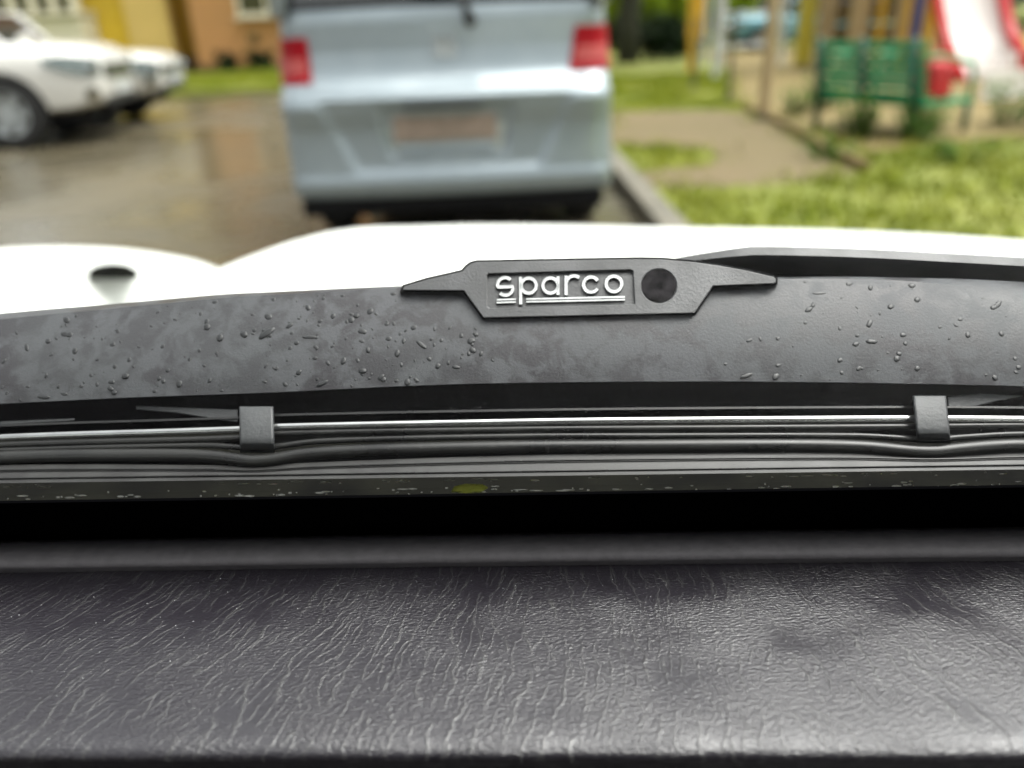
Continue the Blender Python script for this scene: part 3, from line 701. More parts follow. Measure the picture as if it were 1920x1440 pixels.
# tail lamps
def vlocal(px, py, d): x, z = vz(px, py); return (x - vcx, -d, z)
for (xo, xi0, xi1, y0, y1, s) in ((508, 566, 580, 72, 158, -1), (1146, 1082, 1070, 48, 132, 1)):
    def lamp(name, ya, yb, m_, off, ins, parent):
        nu, nv = 10, 8
        def f(u, v, o_):
            py = ya + (yb - ya) * v; k_ = (py - y0) / (y1 - y0); xi = xi0 + (xi1 - xi0) * k_
            X_, Z_ = vz(xi, py); X2, _ = vz(xo, py); X_ -= vcx; X2 -= vcx; lim = vhalf(Z_) * .9995
            sa, sb = s_of_x(X_ + s * ins, Z_), math.copysign(min(1, abs(s_of_x(math.copysign(min(abs(X2), lim), X2), Z_))) + (.04 if ins == 0 else -.03), s)
            return tail_pt(sa + (sb - sa) * u, Z_, o_)
        a_, fs_ = grid(nu, nv, lambda u, v: f(u, v, off)); b_, _ = grid(nu, nv, lambda u, v: f(u, v, -.02)); n_ = len(a_)
        bd = [i for i in range(nu)] + [j * nu + nu - 1 for j in range(1, nv)] + [(nv - 1) * nu + i for i in range(nu - 2, -1, -1)] + [j * nu for j in range(nv - 2, 0, -1)]
        sk = [[bd[i], bd[(i + 1) % len(bd)], bd[(i + 1) % len(bd)] + n_, bd[i] + n_] for i in range(len(bd))]
        o_ = mesh_obj(name, a_ + b_, fs_ + [[i + n_ for i in q_[::-1]] for q_ in fs_] + sk, m_, parent); smooth_by_angle(o_, 40); return o_
    tl = lamp('taillight', y0, y1, M['lamp_red'], .012, 0, van)
    lamp('clear_lens', y0 + (y1 - y0) * .45, y0 + (y1 - y0) * .80, M['lamp_pink'], .018, .02, tl)
vs, fs = grid(12, 8, lambda u, v: ((u * 2 - 1) * (PLT[1] + (PLT[3] - PLT[1]) * v) * .97, -(vdepth(0, PLT[0] + (PLT[2] - PLT[0]) * .5) + .004), PLT[0] + (PLT[2] - PLT[0]) * v))
mesh_obj('plate_surround', vs, fs, M['silver_pale'], van)
# number plate and holder, emblem, window wiper
mb = MB(); pz0, pz1 = VZ(263), VZ(206); phw = (vz(931, 235)[0] - vz(736, 235)[0]) / 2; pcx = (vz(931, 235)[0] + vz(736, 235)[0]) / 2 - vcx
mb.box((pcx, -(vdepth(pcx, (pz0 + pz1) / 2) + .012), (pz0 + pz1) / 2), (phw * 2, .012, pz1 - pz0)); npl = mb.build('number_plate', M['plate'], van, bevel=.003)
mb = MB(); mb.box((pcx, -(vdepth(pcx, pz1 + .02) + .03), pz1 + .022), (phw * 1.5, .04, .012)); mb.build('plate_lamp', M['black_plastic'], van, bevel=.005)
mb = MB(); mb.box((pcx, -(vdepth(pcx, VZ(280)) + .02), VZ(280)), (phw * 1.9, .03, .05)); mb.build('plate_ledge', M['silver'], van, bevel=.012)
ez = VZ(86); ex = vz(832, 86)[0] - vcx
mb = MB(); d_ = vdepth(ex, ez) + .012
for bxs in (((-.045, 0), (.012, .085)), ((.045, 0), (.012, .085)), ((0, .038), (.09, .01)), ((0, -.038), (.09, .01)), ((-.018, 0), (.012, .06)), ((.018, 0), (.012, .06)), ((0, 0), (.04, .012))):
    mb.box((ex + bxs[0][0], -d_, ez + bxs[0][1]), (bxs[1][0], .014, bxs[1][1]))
mb.build('emblem', M['chrome'], van)
mb = MB(); wp0 = vz(866, -6); wp1 = vz(881, 38)
mb.tube([(wp1[0] - vcx, -(vprof(wp1[1]) + .03), wp1[1]), (wp0[0] - vcx, -(vprof(wp0[1]) + .05), wp0[1]), (wp0[0] - vcx - .28, -(vprof(wp0[1] + .05) + .04), wp0[1] + .05)], [.026, .018, .010], 8)
mb.tube([(wp1[0] - vcx, -(vprof(wp1[1]) - .02), wp1[1]), (wp1[0] - vcx, -(vprof(wp1[1]) + .045), wp1[1])], .03, 12)
mb.build('rear_wiper', M['black_plastic'], van, smooth=True)
mb = MB(); mb.tube([(-.42, .05, z_lip - .09), (-.42, .35, z_lip - .09)], .035, 12); mb.build('exhaust', M['pole_dark'], van)

# ================================================================== BUILDINGS (left)
def house(name, label, px0, px1, Y, depth, hgt, wall, wins=(), frame='pale_frame', plinth_h=.55, yaw=0):
    a = V(px0, 110, Y); b = V(px1, 110, Y); cx = (a.x + b.x) / 2; wdt = b.x - a.x
    t_ = thing(name, label, 'building', (cx, Y, .05), yaw)
    mb = MB(); mb.box((0, depth / 2, hgt / 2), (wdt, depth, hgt)); mb.build('wall', wall, t_)
    mb = MB(); mb.box((0, -.03, plinth_h / 2), (wdt + .06, .1, plinth_h)); mb.build('plinth', M['plinth'], t_)
    mb = MB(); mb.box((0, depth / 2, hgt + .12), (wdt + .5, depth + .5, .24)); mb.build('roof', M['plinth'], t_)
    for (x, z, ww, hh) in wins:
        mb = MB(); e = .09
        mb.box((x - ww / 2 + e / 2, -.03, z + hh / 2), (e, .12, hh)); mb.box((x + ww / 2 - e / 2, -.03, z + hh / 2), (e, .12, hh))
        mb.box((x, -.03, z + e / 2), (ww - 2 * e, .12, e)); mb.box((x, -.03, z + hh - e / 2), (ww - 2 * e, .12, e)); mb.box((x, -.03, z + hh / 2), (.07, .1, hh - 2 * e))
        wn = mb.build('window', M[frame], t_)
        mb = MB(); mb.box((x, .0, z + hh / 2), (ww - 2 * e, .03, hh - 2 * e)); mb.build('pane', M['window_glass'], wn)
        mb = MB(); mb.box((x, -.12, z - .04), (ww + .16, .26, .06)); mb.build('sill', M[frame], wn)
    return t_
house('yellow_house', 'yellow rendered house wall behind the white cars', 40, 326, 27, 8, 16, M['yellow_wall'], [(-1.2, 3.8, 1.5, 1.4), (1.2, 3.8, 1.5, 1.4), (-1.2, 6.6, 1.5, 1.4), (1.2, 6.6, 1.5, 1.4), (-1.2, 9.4, 1.5, 1.4), (1.2, 9.4, 1.5, 1.4), (-1.2, 12.2, 1.5, 1.4), (1.2, 12.2, 1.5, 1.4)])
house('house_pier', 'sandy pier at the corner of the yellow house', 252, 330, 26.6, .38, 16, M['sand_wall'], plinth_h=.3)
house('house_side_return', 'side return of the yellow house, its shade painted dark mustard', 316, 378, 27.6, 6, 16, M['shaded_yellow_wall'], plinth_h=.5)
house('tan_house', 'tan rendered house with a pale window behind the silver van', 372, 640, 26.2, 8, 16, M['terracotta_wall'], [(.15, 1.55, 1.8, 1.5), (.15, 4.4, 1.8, 1.5), (.15, 7.2, 1.8, 1.4), (.15, 10, 1.8, 1.4), (.15, 12.8, 1.8, 1.4)], plinth_h=.25)
# glazed pale loggia, ground floor left
lg0, lg1 = V(-130, 60, 25.9), V(156, 60, 25.9)
lgw = lg1.x - lg0.x
lg = thing('glazed_loggia', 'pale glazed loggia with framed panes standing before the yellow house', 'porch', ((lg0.x + lg1.x) / 2, 25.9, 0))
zs = V(80, 28, 25.9).z
mb = MB(); mb.box((0, .5, zs / 2 - .05), (lgw, 1.0, zs - .1)); mb.build('wall', M['pale_frame'], lg)
mb = MB(); mb.box((0, .46, zs), (lgw + .1, 1.2, .12)); mb.build('sill', M['pale_frame'], lg, bevel=.02)
mb = MB(); mb.box((0, .5, zs + 1.7), (lgw + .3, 1.3, .15)); mb.build('roof', M['plinth'], lg)
npan = 7
for i in range(npan + 1):
    mb = MB(); mb.box((-lgw / 2 + .1 + (lgw - .2) * i / npan, .1, zs + .84), (.24, .16, 1.56)); mb.build('mullion', M['pale_frame'], lg)
for i in range(npan):
    mb = MB(); mb.box((-lgw / 2 + .1 + (lgw - .2) * (i + .5) / npan, .12, zs + .84), ((lgw - .2) / npan - .25, .03, 1.56)); mb.build('pane', M['window_glass'], lg)

# ================================================================== PLAYGROUND
def post(name, label, px, pyb, r, h, m_, cap=None, z=LZ, cat='post', group=None, sq=False, foot=None):
    q = G(px, pyb, z); t_ = thing(name, label, cat, q, 0, group)
    mb = MB()
    if sq: mb.box((0, 0, h / 2), (r * 2, r * 2, h))
    else: mb.tube([(0, 0, 0), (0, 0, h)], r, 14)
    mb.build('shaft', m_, t_, bevel=.008)
    mb = MB(); mb.tube([(0, 0, h), (0, 0, h + r * .5), (0, 0, h + r * .9)], [r * 1.15, r * 1.1, r * .3], 14); mb.build('cap', cap or m_, t_)
    mb = MB(); mb.tube([(0, 0, -.05), (0, 0, .06)], r * 1.35, 14); mb.build('foot', M['kerb'], t_)
    return t_
# low rail fence of thin dark posts by the path
for i, (px, py, h, lab) in enumerate([(1300, 168, .95, 'thin dark fence post beside the yellow climbing frame'), (1365, 190, 1.0, 'thin dark fence post where the sand meets the grass')]):
    post('fence_post', lab, px, py, .028, h, M['pole_dark'], group=None)
post('timber_post', 'thick pale timber post standing at the bend of the footpath', 1431, 226, .06, 1.75, M['timber'])
# climbing frame: yellow + white posts, rungs, roof
cf0 = G(1297, 135, LZ)
cf = thing('climbing_frame', 'climbing frame of a yellow post, white poles and rungs', 'play frame', cf0)
def cfp(px, py):
    q = G(px, py, LZ); return q
for px, py, r, m_ in ((1297, 135, .10, 'play_yellow'), (1340, 148, .055, 'pole_white'), (1350, 128, .05, 'pole_white'), (1442, 140, .075, 'pole_white'), (1318, 122, .06, 'pole_white'), (1462, 122, .06, 'pole_white')):
    q = cfp(px, py); mb = MB(); z1 = 2.9
    mb.tube([q, q + Vector((0, 0, z1))], r, 12); keep(mb.build('post', M[m_], cf), cf)
    if m_ == 'play_yellow':
        mb = MB(); mb.box(q + Vector((.02, -.02, 1.45)), (.30, .08, 1.7)); keep(mb.build('panel', M['play_yellow'], cf, bevel=.02), cf)
qa, qb = cfp(1340, 148), cfp(1442, 140)
for z in (.5, 1.0, 1.9, 2.4):
    mb = MB(); mb.tube([qa + Vector((0, 0, z)), qb + Vector((0, 0, z))], .028, 8); keep(mb.build('rung', M['pole_white'], cf), cf)
mb = MB(); q = cfp(1400, 132); mb.box(q + Vector((0, 0, 1.62)), (1.1, .06, .34)); keep(mb.build('sign_panel', M['lemon'], cf, bevel=.02), cf)
# yellow post and pergola columns
post('yellow_post', 'lemon yellow square post beside the wooden pergola', 1503, 128, .13, 2.8, M['lemon'], sq=True)
pg0 = G(1600, 132, LZ)
pg = thing('pergola', 'wooden pergola with thick pale columns behind the green bench', 'pergola', pg0)
cols = [G(1540, 128, LZ), G(1598, 131, LZ), G(1678, 130, LZ), G(1735, 126, LZ)]
for i, q in enumerate(cols):
    mb = MB(); mb.box(q + Vector((0, 0, 1.3)), (.27, .27, 2.6)); keep(mb.build('column', M['timber'], pg, bevel=.02), pg)
mb = MB(); d = (cols[-1] - cols[0]); ang = math.atan2(d.y, d.x); mid = (cols[0] + cols[-1]) / 2
mb.box(mid + Vector((0, 0, 2.7)), (d.length + .8, .24, .2), Matrix.Rotation(ang, 3, 'Z')); keep(mb.build('beam', M['timber'], pg), pg)
for i in range(9):
    q = cols[0] + d * (i / 8); mb = MB(); mb.box(q + Vector((0, .5, 2.86)), (.08, 2.2, .12)); keep(mb.build('rafter', M['timber_dark'], pg), pg)
for z in (.55, .95, 1.35, 1.75, 2.15):
    mb = MB(); mb.box(mid + Vector((0, .2, z)), (d.length, .05, .34), Matrix.Rotation(ang, 3, 'Z')); keep(mb.build('back_board', M['timber_dark'], pg), pg)
post('blue_post', 'short dark blue play post before the pergola', 1706, 130, .16, 1.5, M['play_blue'], cap=M['lemon'])
# slide
sp = [(1798, -190, 12.9), (1806, -60, 12.5), (1822, 40, 12.1), (1838, 95, 11.8), (1868, 140, 11.6), (1925, 160, 11.45), (2010, 166, 11.35)]
ctr = [V(*p) for p in sp]
fine_c = []
for i in range(25):
    s_ = i / 24 * (len(ctr) - 1); fine_c.append(Vector([spl(s_, [(k, c[j]) for k, c in enumerate(ctr)]) for j in range(3)]))
sl = thing('slide', 'white playground slide with red side rails', 'slide', (fine_c[-1].x, fine_c[-1].y, LZ))
side = Vector((.80, -.60, 0)).normalized() * .36
def frame_at(i):
    t_ = (fine_c[min(i + 1, 24)] - fine_c[max(i - 1, 0)]).normalized(); s_ = Vector((1, -.25, 0)); s_ = (s_ - t_ * s_.dot(t_)).normalized()
    if i > 14:
        k = min(1, (i - 14) / 6); s2 = Vector((.15, -1, 0)); s_ = s_.lerp((s2 - t_ * s2.dot(t_)).normalized(), k).normalized()
    n_ = s_.cross(t_); n_ = n_ if n_.dot(Vector((0, -1, .6))) > 0 else -n_
    return s_, n_
vs = []; 
for i, p in enumerate(fine_c):
    s_, n_ = frame_at(i)
    for a, b in ((-.36, .0), (-.2, -.03), (0, -.04), (.2, -.03), (.36, .0), (.36, -.06), (0, -.09), (-.36, -.06)): vs.append(p + s_ * a + n_ * b)
fs = [[i * 8 + j, i * 8 + (j + 1) % 8, (i + 1) * 8 + (j + 1) % 8, (i + 1) * 8 + j] for i in range(24) for j in range(8)] + [list(range(8)), list(range(192, 200))[::-1]]
keep(mesh_obj('chute', vs, fs, M['slide_white']), sl)
for sg in (-1, 1):
    vs = []; last = 25 if sg < 0 else 25
    for i in range(last):
        s_, n_ = frame_at(i); p = fine_c[i]; wd = .09
        for a, b in ((0, -.07), (wd, -.07), (wd, .17), (0, .17)): vs.append(p + s_ * sg * (.365 + a) + n_ * b)
    fs = [[i * 4 + j, i * 4 + (j + 1) % 4, (i + 1) * 4 + (j + 1) % 4, (i + 1) * 4 + j] for i in range(last - 1) for j in range(4)] + [[0, 1, 2, 3], [(last - 1) * 4 + k for k in (3, 2, 1, 0)]]
    keep(mesh_obj('side_rail', vs, fs, M['slide_red']), sl)
for i in (3, 12):
    for sg in (-1, 1):
        s_, n_ = frame_at(i); q = fine_c[i] + s_ * sg * .33; mb = MB(); mb.tube([(q.x, q.y, LZ), (q.x, q.y, q.z - .08)], .04, 10); keep(mb.build('leg', M['play_yellow']), sl)
q0 = fine_c[0]; mb = MB(); mb.box((q0.x, q0.y + .55, q0.z - .1), (.95, 1.1, .08)); keep(mb.build('platform', M['slide_red']), sl)
for ax in (-.42, .42):
    for ay in (.1, 1.0):
        mb = MB(); mb.tube([(q0.x + ax, q0.y + ay, LZ), (q0.x + ax, q0.y + ay, q0.z + .9)], .05, 10); keep(mb.build('tower_post', M['play_yellow']), sl)
# low white panel with a red cap (side of the sandbox) beyond the bench
sbx = G(1905, 188, LZ)
sb = thing('sandbox', 'low white sandbox wall with a red top rail beside the slide', 'sandbox', sbx)
zt_ = V(1905, 132, sbx.y).z
mb = MB(); mb.box((.95, .1, (zt_ - LZ) / 2), (2.6, .08, zt_ - LZ)); mb.build('wall', M['slide_white'], sb, bevel=.01)
mb = MB(); mb.box((1.15, .12, zt_ - LZ + .11), (2.2, .16, .16)); mb.build('top_rail', M['slide_red'], sb, bevel=.02)
mb = MB(); mb.box((2.2, 1.2, (zt_ - LZ) / 2), (.08, 2.2, zt_ - LZ - .02)); mb.build('wall', M['slide_white'], sb, bevel=.01)

# bench: seen from behind its back, near end towards us
b0 = G(1702, 262, LZ); bf = G(1528, 240, LZ)
bd_ = Vector((bf.x - b0.x, bf.y - b0.y, 0)); blen = bd_.length; bang = math.atan2(bd_.y, bd_.x)
bench = thing('park_bench', 'green slatted park bench beside the playground sand', 'bench', b0, bang)
# local: +x along the bench (away), +y: seat side?  choose the side to our right
sy = -1
zt = (V(1715, 76, b0.y).z - LZ); zs_ = (V(1715, 196, b0.y).z - LZ)
SD = .68
for x in (.02, blen * .52, blen):
    mb = MB(); mb.tube([(x, 0, 0), (x, 0, zs_), (x, -sy * .08, zt + .02)], .032, 8); mb.build('leg', M['post_green'], bench, smooth=True)
    mb = MB(); mb.tube([(x, sy * SD, 0), (x, sy * SD, zs_ - .02)], .03, 8); mb.build('leg', M['post_green'], bench, smooth=True)
    mb = MB(); mb.tube([(x, -sy * .05, zt - .14), (x, sy * .25, zt - .13), (x, sy * SD * .96, zt - .20), (x, sy * SD, zt - .30), (x, sy * SD, zs_ - .04)], .022, 8); mb.build('arm', M['bench_green'], bench, smooth=True)
nb = 5
for i in range(nb):
    k = (i + .5) / nb; z = zs_ + (zt - zs_) * k; yy = -sy * .08 * k + sy * .045
    mb = MB(); mb.box((blen / 2, yy, z), (blen + .12, .03, (zt - zs_) / nb - .022)); mb.build('slat', M['bench_green'], bench, bevel=.006)
for i in range(5):
    mb = MB(); mb.box((blen / 2, sy * (.10 + i * .122), zs_ - .01), (blen + .12, .10, .04)); mb.build('slat', M['bench_green'], bench, bevel=.006)
# red bag on the seat, seen under the arm
bagp = Matrix.Rotation(bang, 3, 'Z') @ Vector((.16, sy * .40, 0)) + b0
bg_ = thing('shoulder_bag', 'soft red bag standing on the green bench seat', 'bag', bagp + Vector((0, 0, zs_ + .012)), bang)
vs, fs = grid(16, 10, lambda u, v: (.10 * math.copysign(abs(math.cos(u * 2 * math.pi)) ** .6, math.cos(u * 2 * math.pi)) * (1 - .35 * max(0, v - .6) / .4) * (1 if v < .999 else .2),
                                   .15 * math.copysign(abs(math.sin(u * 2 * math.pi)) ** .6, math.sin(u * 2 * math.pi)) * (1 - .12 * v) * (1 if v < .999 else .3), .30 * min(1, v * 1.05)))
mesh_obj('body', vs, fs + [list(range(15))], M['bag_red'], bg_, smooth=True, weld=True)
mb = MB(); mb.tube([(0, -.09, .28), (0, -.07, .36), (0, 0, .385), (0, .07, .36), (0, .09, .28)], .012, 8); mb.build('handle', M['bag_red'], bg_, smooth=True)

# ================================================================== OWN CAR
own = thing('car', 'white car with the black dashboard and windscreen the view looks out of', 'car', (O.x, O.y, 0))
def own_mesh(name, vs, fs, m_, **k): return keep(mesh_obj(name, vs, fs, m_, **k), own)
# hood: silhouette traced, crest about 0.9 m ahead
FS = .90
sil = [(-420, 500), (-200, 478), (0, 467), (100, 464), (190, 470), (250, 484), (320, 503), (385, 507), (450, 490), (520, 466), (600, 441), (660, 430), (780, 425), (900, 422), (1060, 423), (1200, 426), (1500, 431), (1700, 438), (1920, 452), (2200, 480), (2500, 530)]
hs_ = []
for px, py in sil:
    p = isect(px, py, car(0, FS, 0), E2); x, f, z = incar(p); hs_.append((x, z))
def hoodz(x, f):
    z0 = spl(x, hs_); s = -z0 / FS; d = f - FS
    z = z0 - s * d - .22 * d * d
    if f > 1.25: z -= 3.0 * (f - 1.25) ** 2
    return z
def hits(px, py):
    d = ray(px, py)
    for i in range(42):
        f_ = .44 + i * .02; k_ = f_ / d.dot(E2); p = d * k_
        if p.z < hoodz(p.dot(E1), f_): return True
    return False
ctl = [y for _, y in sil]
for it in range(7):                                         # nudge the surface until its outline is the one seen
    for i in range(2, len(sil) - 2):
        px, tgt = sil[i]; lo, hi = 330., 640.
        for _ in range(9):
            md_ = (lo + hi) / 2
            if hits(px, md_): hi = md_
            else: lo = md_
        ctl[i] = max(400, min(640, ctl[i] + .8 * (tgt - hi)))
    hs_ = []
    for (px, _), py in zip(sil, ctl):
        p = isect(px, py, car(0, FS, 0), E2); x, f, z = incar(p); hs_.append((x, z))
XV = hs_[7][0]
def hood_patch(name, x0, x1, nx, f0=.43, f1=1.48, nf=46, gap=0):
    vs, fs = grid(nx, nf, lambda u, v: car(x0 + (x1 - x0) * u, f0 + (f1 - f0) * v, hoodz(x0 + (x1 - x0) * u, f0 + (f1 - f0) * v)))
    n = len(vs); vs2 = [p - E3 * .012 for p in vs]
    bdr = [i for i in range(nx)] + [j * nx + nx - 1 for j in range(1, nf)] + [(nf - 1) * nx + i for i in range(nx - 2, -1, -1)] + [j * nx for j in range(nf - 2, 0, -1)]
    sk = [[bdr[i], bdr[(i + 1) % len(bdr)], bdr[(i + 1) % len(bdr)] + n, bdr[i] + n] for i in range(len(bdr))]
    o = own_mesh(name, vs + vs2, fs + [[i + n for i in q[::-1]] for q in fs] + sk, M['white_paint']); smooth_by_angle(o, 50); return o
hood_patch('hood', XV + .004, 1.02, 90)
hood_patch('fender', -.66, XV - .004, 40)
# nose below the hood lip, so that the car stands on the road
zf = min(hoodz(.2, 1.48), -.3)
mb = MB(); vs, fs = grid(24, 8, lambda u, v: car(-.64 + 1.66 * u, 1.44 - .10 * (2 * u - 1) ** 4 + .10 * math.sin(v * math.pi), -.42 - .42 * v))
own_mesh('bumper', vs, fs, M['white_paint'], smooth=True)
vs, fs = grid(3, 12, lambda u, v: car(-.66 - .02 * math.sin(u * 3.14), .45 + 1.0 * v, hoodz(-.66, .45 + 1.0 * v) - .008 - (.35 - .25 * v) * u)); own_mesh('fender_side', vs, fs, M['white_paint'], smooth=True)
# engine-bay floor closes the light from below
vs, fs = grid(2, 2, lambda u, v: car(-.62 + 1.6 * u, .30 + 1.1 * v, -.62)); own_mesh('undertray', vs, fs, M['matt_black'])
# washer nozzle on the wing
def on_hood(px, py):
    d = ray(px, py)
    for i in range(500):
        f_ = .445 + i * .002; p = d * (f_ / d.dot(E2))
        if p.z < hoodz(p.dot(E1), f_): break
    return O + p, f_
pz_, fz_ = on_hood(212, 523)
k = .5 * 95 / F * (fz_ / .93)
nz_ = [(164, 524), (165, 510), (173, 501), (191, 495), (214, 493), (239, 496), (254, 504), (260, 513), (261, 524)]
fmin_ = min(on_hood(x_, 524)[1] for x_ in (164, 190, 212, 240, 261)) - .004
mb = MB(); mb.prism([isect(x_, y_, car(0, max(.46, fmin_), 0), E2) for x_, y_ in nz_], ray(212, 508).normalized() * .16)      # rounded stub let into the inner flank of the wing
own_mesh('washer_nozzle', mb.v, mb.f, M['cowl'], bevel=.004)
# cowl panel below the windscreen
pr = [(.445, -.185), (.43, -.215), (.38, -.225), (.31, -.222), (.24, -.20), (.215, -.172)]
vs, fs = grid(30, len(pr), lambda u, v: car(-.66 + 1.66 * u, *pr[int(round(v * (len(pr) - 1)))])); own_mesh('cowl_panel', vs, fs, M['cowl'], smooth=True)
# windscreen slab
def glass_pt(x, s, n=0): 
    cx_, cf_, cz_ = incar(CP); return car(x, cf_, cz_) + UG * s + NG * n
gx0, gx1, gs0, gs1 = -.62, .98, -.075, .60
vs = [glass_pt(x, s, n) for n in (-.0005, -.0050) for x, s in ((gx0, gs0), (gx1, gs0), (gx1, gs1), (gx0, gs1))]
wsn = own_mesh('windshield', vs, [(0, 1, 2, 3), (7, 6, 5, 4), (0, 4, 5, 1), (1, 5, 6, 2), (2, 6, 7, 3), (3, 7, 4, 0)], M['glass'])
def glass_s(px, py):
    p = isect(px, py, CP - NG * .0058, NG); return (p - CP).dot(UG), (p - CP).dot(E1)
s_f = glass_s(960, 926)[0]
vs = [glass_pt(x, s, n) for n in (-.0055, -.0062) for x, s in ((gx0, gs0), (gx1, gs0), (gx1, s_f), (gx0, s_f))]
fr_ = mesh_obj('black_border', vs, [(0, 1, 2, 3), (7, 6, 5, 4), (0, 4, 5, 1), (1, 5, 6, 2), (2, 6, 7, 3), (3, 7, 4, 0)], M['frit']); keep(fr_, own)
# dashboard: profile swept across the car
def dep(py): return rad(PITCH) + math.atan((py - 720) / F)
def sweep_dash(name, pts, m_, sm=True):
    nxd = 121; vs = []
    for i in range(nxd):
        x = -.55 + 1.4 * i / (nxd - 1); sag = -.0006 * (x / .2) ** 2
        for f, z in pts: vs.append(car(x, f, z + sag) - O)
    n = len(pts)
    fs = [[i * n + j, i * n + j + 1, (i + 1) * n + j + 1, (i + 1) * n + j] for i in range(nxd - 1) for j in range(n - 1)]
    o = mesh_obj(name, vs, fs, m_, smooth=sm); o.location = O; return keep(o, own)
def rows(dp): return [(-z / math.tan(dep(y)), z) for y, z in dp]
front_edge = rows([(1000, -.1400), (1003, -.1378), (1009, -.1362), (1018, -.1354), (1030, -.1354), (1042, -.1361), (1051, -.1371), (1057, -.1386), (1061, -.1402)])
sweep_dash('dash_front_edge', [(.200, -.175), (.1945, -.150)] + front_edge + [(front_edge[-1][0], -.150)], M['front_edge'])
prof = rows([(1054, -.1420), (1058, -.1408), (1064, -.1404), (1080, -.1404), (1100, -.1402), (1118, -.1398), (1150, -.1392), (1200, -.1384), (1250, -.1377), (1300, -.1371), (1340, -.1367), (1378, -.1365), (1391, -.13665), (1403, -.1370), (1415, -.1376), (1425, -.1385), (1433, -.1402), (1442, -.145)])
prof = [(.176, -.16)] + prof + [(prof[-1][0] - .004, -.20), (prof[-1][0] - .006, -.32), (.20, -.32)]
dash = sweep_dash('dashboard', prof, M['dash'])
# cabin: roof, pillars, firewall
cx_, cf_, cz_ = incar(CP); top = glass_pt(0, gs1); tf, tz = incar(top)[1:]
vs, fs = grid(8, 8, lambda u, v: car(-.60 + 1.55 * u, tf + .02 - 2.2 * v, tz - .01 + .04 * math.sin(v * math.pi * .6))); own_mesh('headliner', vs, fs, M['headliner'])
vs2 = [p + E3 * .03 for p in vs]; own_mesh('roof', vs2, fs, M['white_paint'])
for x in (gx0 - .02, gx1 + .02):
    mb = MB(); mb.tube([car(x, cf_ + .05, cz_ - .05), car(x, tf, tz)], .04, 8); own_mesh('pillar', mb.v, mb.f, M['headliner'])
for x in (gx0 - .03, gx1 + .03):
    vs = [car(x, cf_ + .05, -.22), car(x, -1.8, -.22), car(x, -1.8, -.75), car(x, cf_ + .05, -.75)]; own_mesh('door', vs, [(0, 1, 2, 3)], M['headliner'])
vs = [car(-.6, -1.7, -.7), car(.95, -1.7, -.7), car(.95, -1.7, tz), car(-.6, -1.7, tz)]; own_mesh('rear_bulkhead', vs, [(0, 1, 2, 3)], M['headliner'])
vs = [car(-.6, .2, -.72), car(.95, .2, -.72), car(.95, -1.7, -.72), car(-.6, -1.7, -.72)]; own_mesh('cabin_floor', vs, [(0, 1, 2, 3)], M['black_plastic'])

# ================================================================== WIPER
wp = thing('windshield_wiper', 'black wiper blade with a silver-lettered badge resting on the windshield', 'wiper', CP)
def W(px, py, off=0.0): return isect(px, py, CP + UG * off, UG)
def wkeep(o): return keep(o, wp)
top_l = [(-260, 612), (-60, 593), (0, 588), (100, 579), (200, 571), (300, 562), (430, 551), (520, 547), (600, 543), (760, 536), (1000, 529), (1300, 522), (1455, 520), (1600, 519), (1700, 521), (1800, 523), (1920, 529), (2200, 548)]
bot_l = [(-260, 776), (-60, 760), (0, 757), (250, 745), (500, 736), (750, 724), (900, 719), (1100, 716), (1300, 715), (1500, 716), (1700, 719), (1920, 724), (2200, 738)]
bev_w = lambda px: spl(px, [(-260, 16), (0, 11), (430, 6), (760, 3), (1455, 3), (1680, 5), (1760, 10), (1920, 20), (2200, 28)])
# cover: face, bevelled top edge and a hollow back, swept left to right
secs = []
pxs = list(range(-260, 2201, 20))
def bulge(k): return .0016 * (1 - (2 * k - 1) ** 2)           # gently domed face
for px in pxs:
    yt, yb, bw = spl(px, top_l), spl(px, bot_l), bev_w(px)
    r = []
    r.append(W(px, yt, -.0115)); r.append(W(px, yt, -.0028 - bw * .00008))
    nf = 9
    for i in range(nf):
        k = i / (nf - 1); r.append(W(px, yt + bw + (yb - yt - bw) * k, bulge(k)))
    r.append(W(px, yb + .5, -.0010)); r.append(W(px, yb, -.0115))
    secs.append(r)
n = len(secs[0]); vs = [p for r in secs for p in r]
fs = [[i * n + j, i * n + (j + 1) % n, (i + 1) * n + (j + 1) % n, (i + 1) * n + j] for i in range(len(secs) - 1) for j in range(n)] + [list(range(n))[::-1], list(range((len(secs) - 1) * n, len(secs) * n))]
cov = mesh_obj('blade_cover', vs, fs, M['cover']); smooth_by_angle(cov, 30); wkeep(cov)
# badge: proud plate with seam gap, recessed name field, letters, disc
out_b = [(753, 545), (757, 536), (800, 523), (840, 514), (866, 508), (874, 499), (882, 493), (894, 490), (1000, 488), (1100, 486), (1200, 484.5), (1240, 485), (1300, 490), (1350, 497), (1400, 506), (1450, 518), (1456, 522), (1456, 531), (1450, 533), (1338, 537), (1303, 588), (906, 597), (869, 546)]
def shrink(poly, d):
    n = len(poly); res = []
    for i in range(n):
        p0, p1, p2 = Vector(poly[i - 1]), Vector(poly[i]), Vector(poly[(i + 1) % n])
        e1, e2 = (p1 - p0).normalized(), (p2 - p1).normalized()
        n1, n2 = Vector((-e1.y, e1.x)), Vector((-e2.y, e2.x)); m_ = (n1 + n2)
        m_ = m_.normalized() / max(.5, m_.normalized().dot(n1)); res.append(tuple(p1 + m_ * d))
    return res
def plate(poly, o0, o1): 
    mb = MB(); a = [W(x, y, o0) for x, y in poly]; b = [W(x, y, o1) for x, y in poly]; n = len(poly)
    mb.add(a + b, [list(range(n))[::-1], list(range(n, 2 * n))] + [[i, (i + 1) % n, n + (i + 1) % n, n + i] for i in range(n)]); return mb
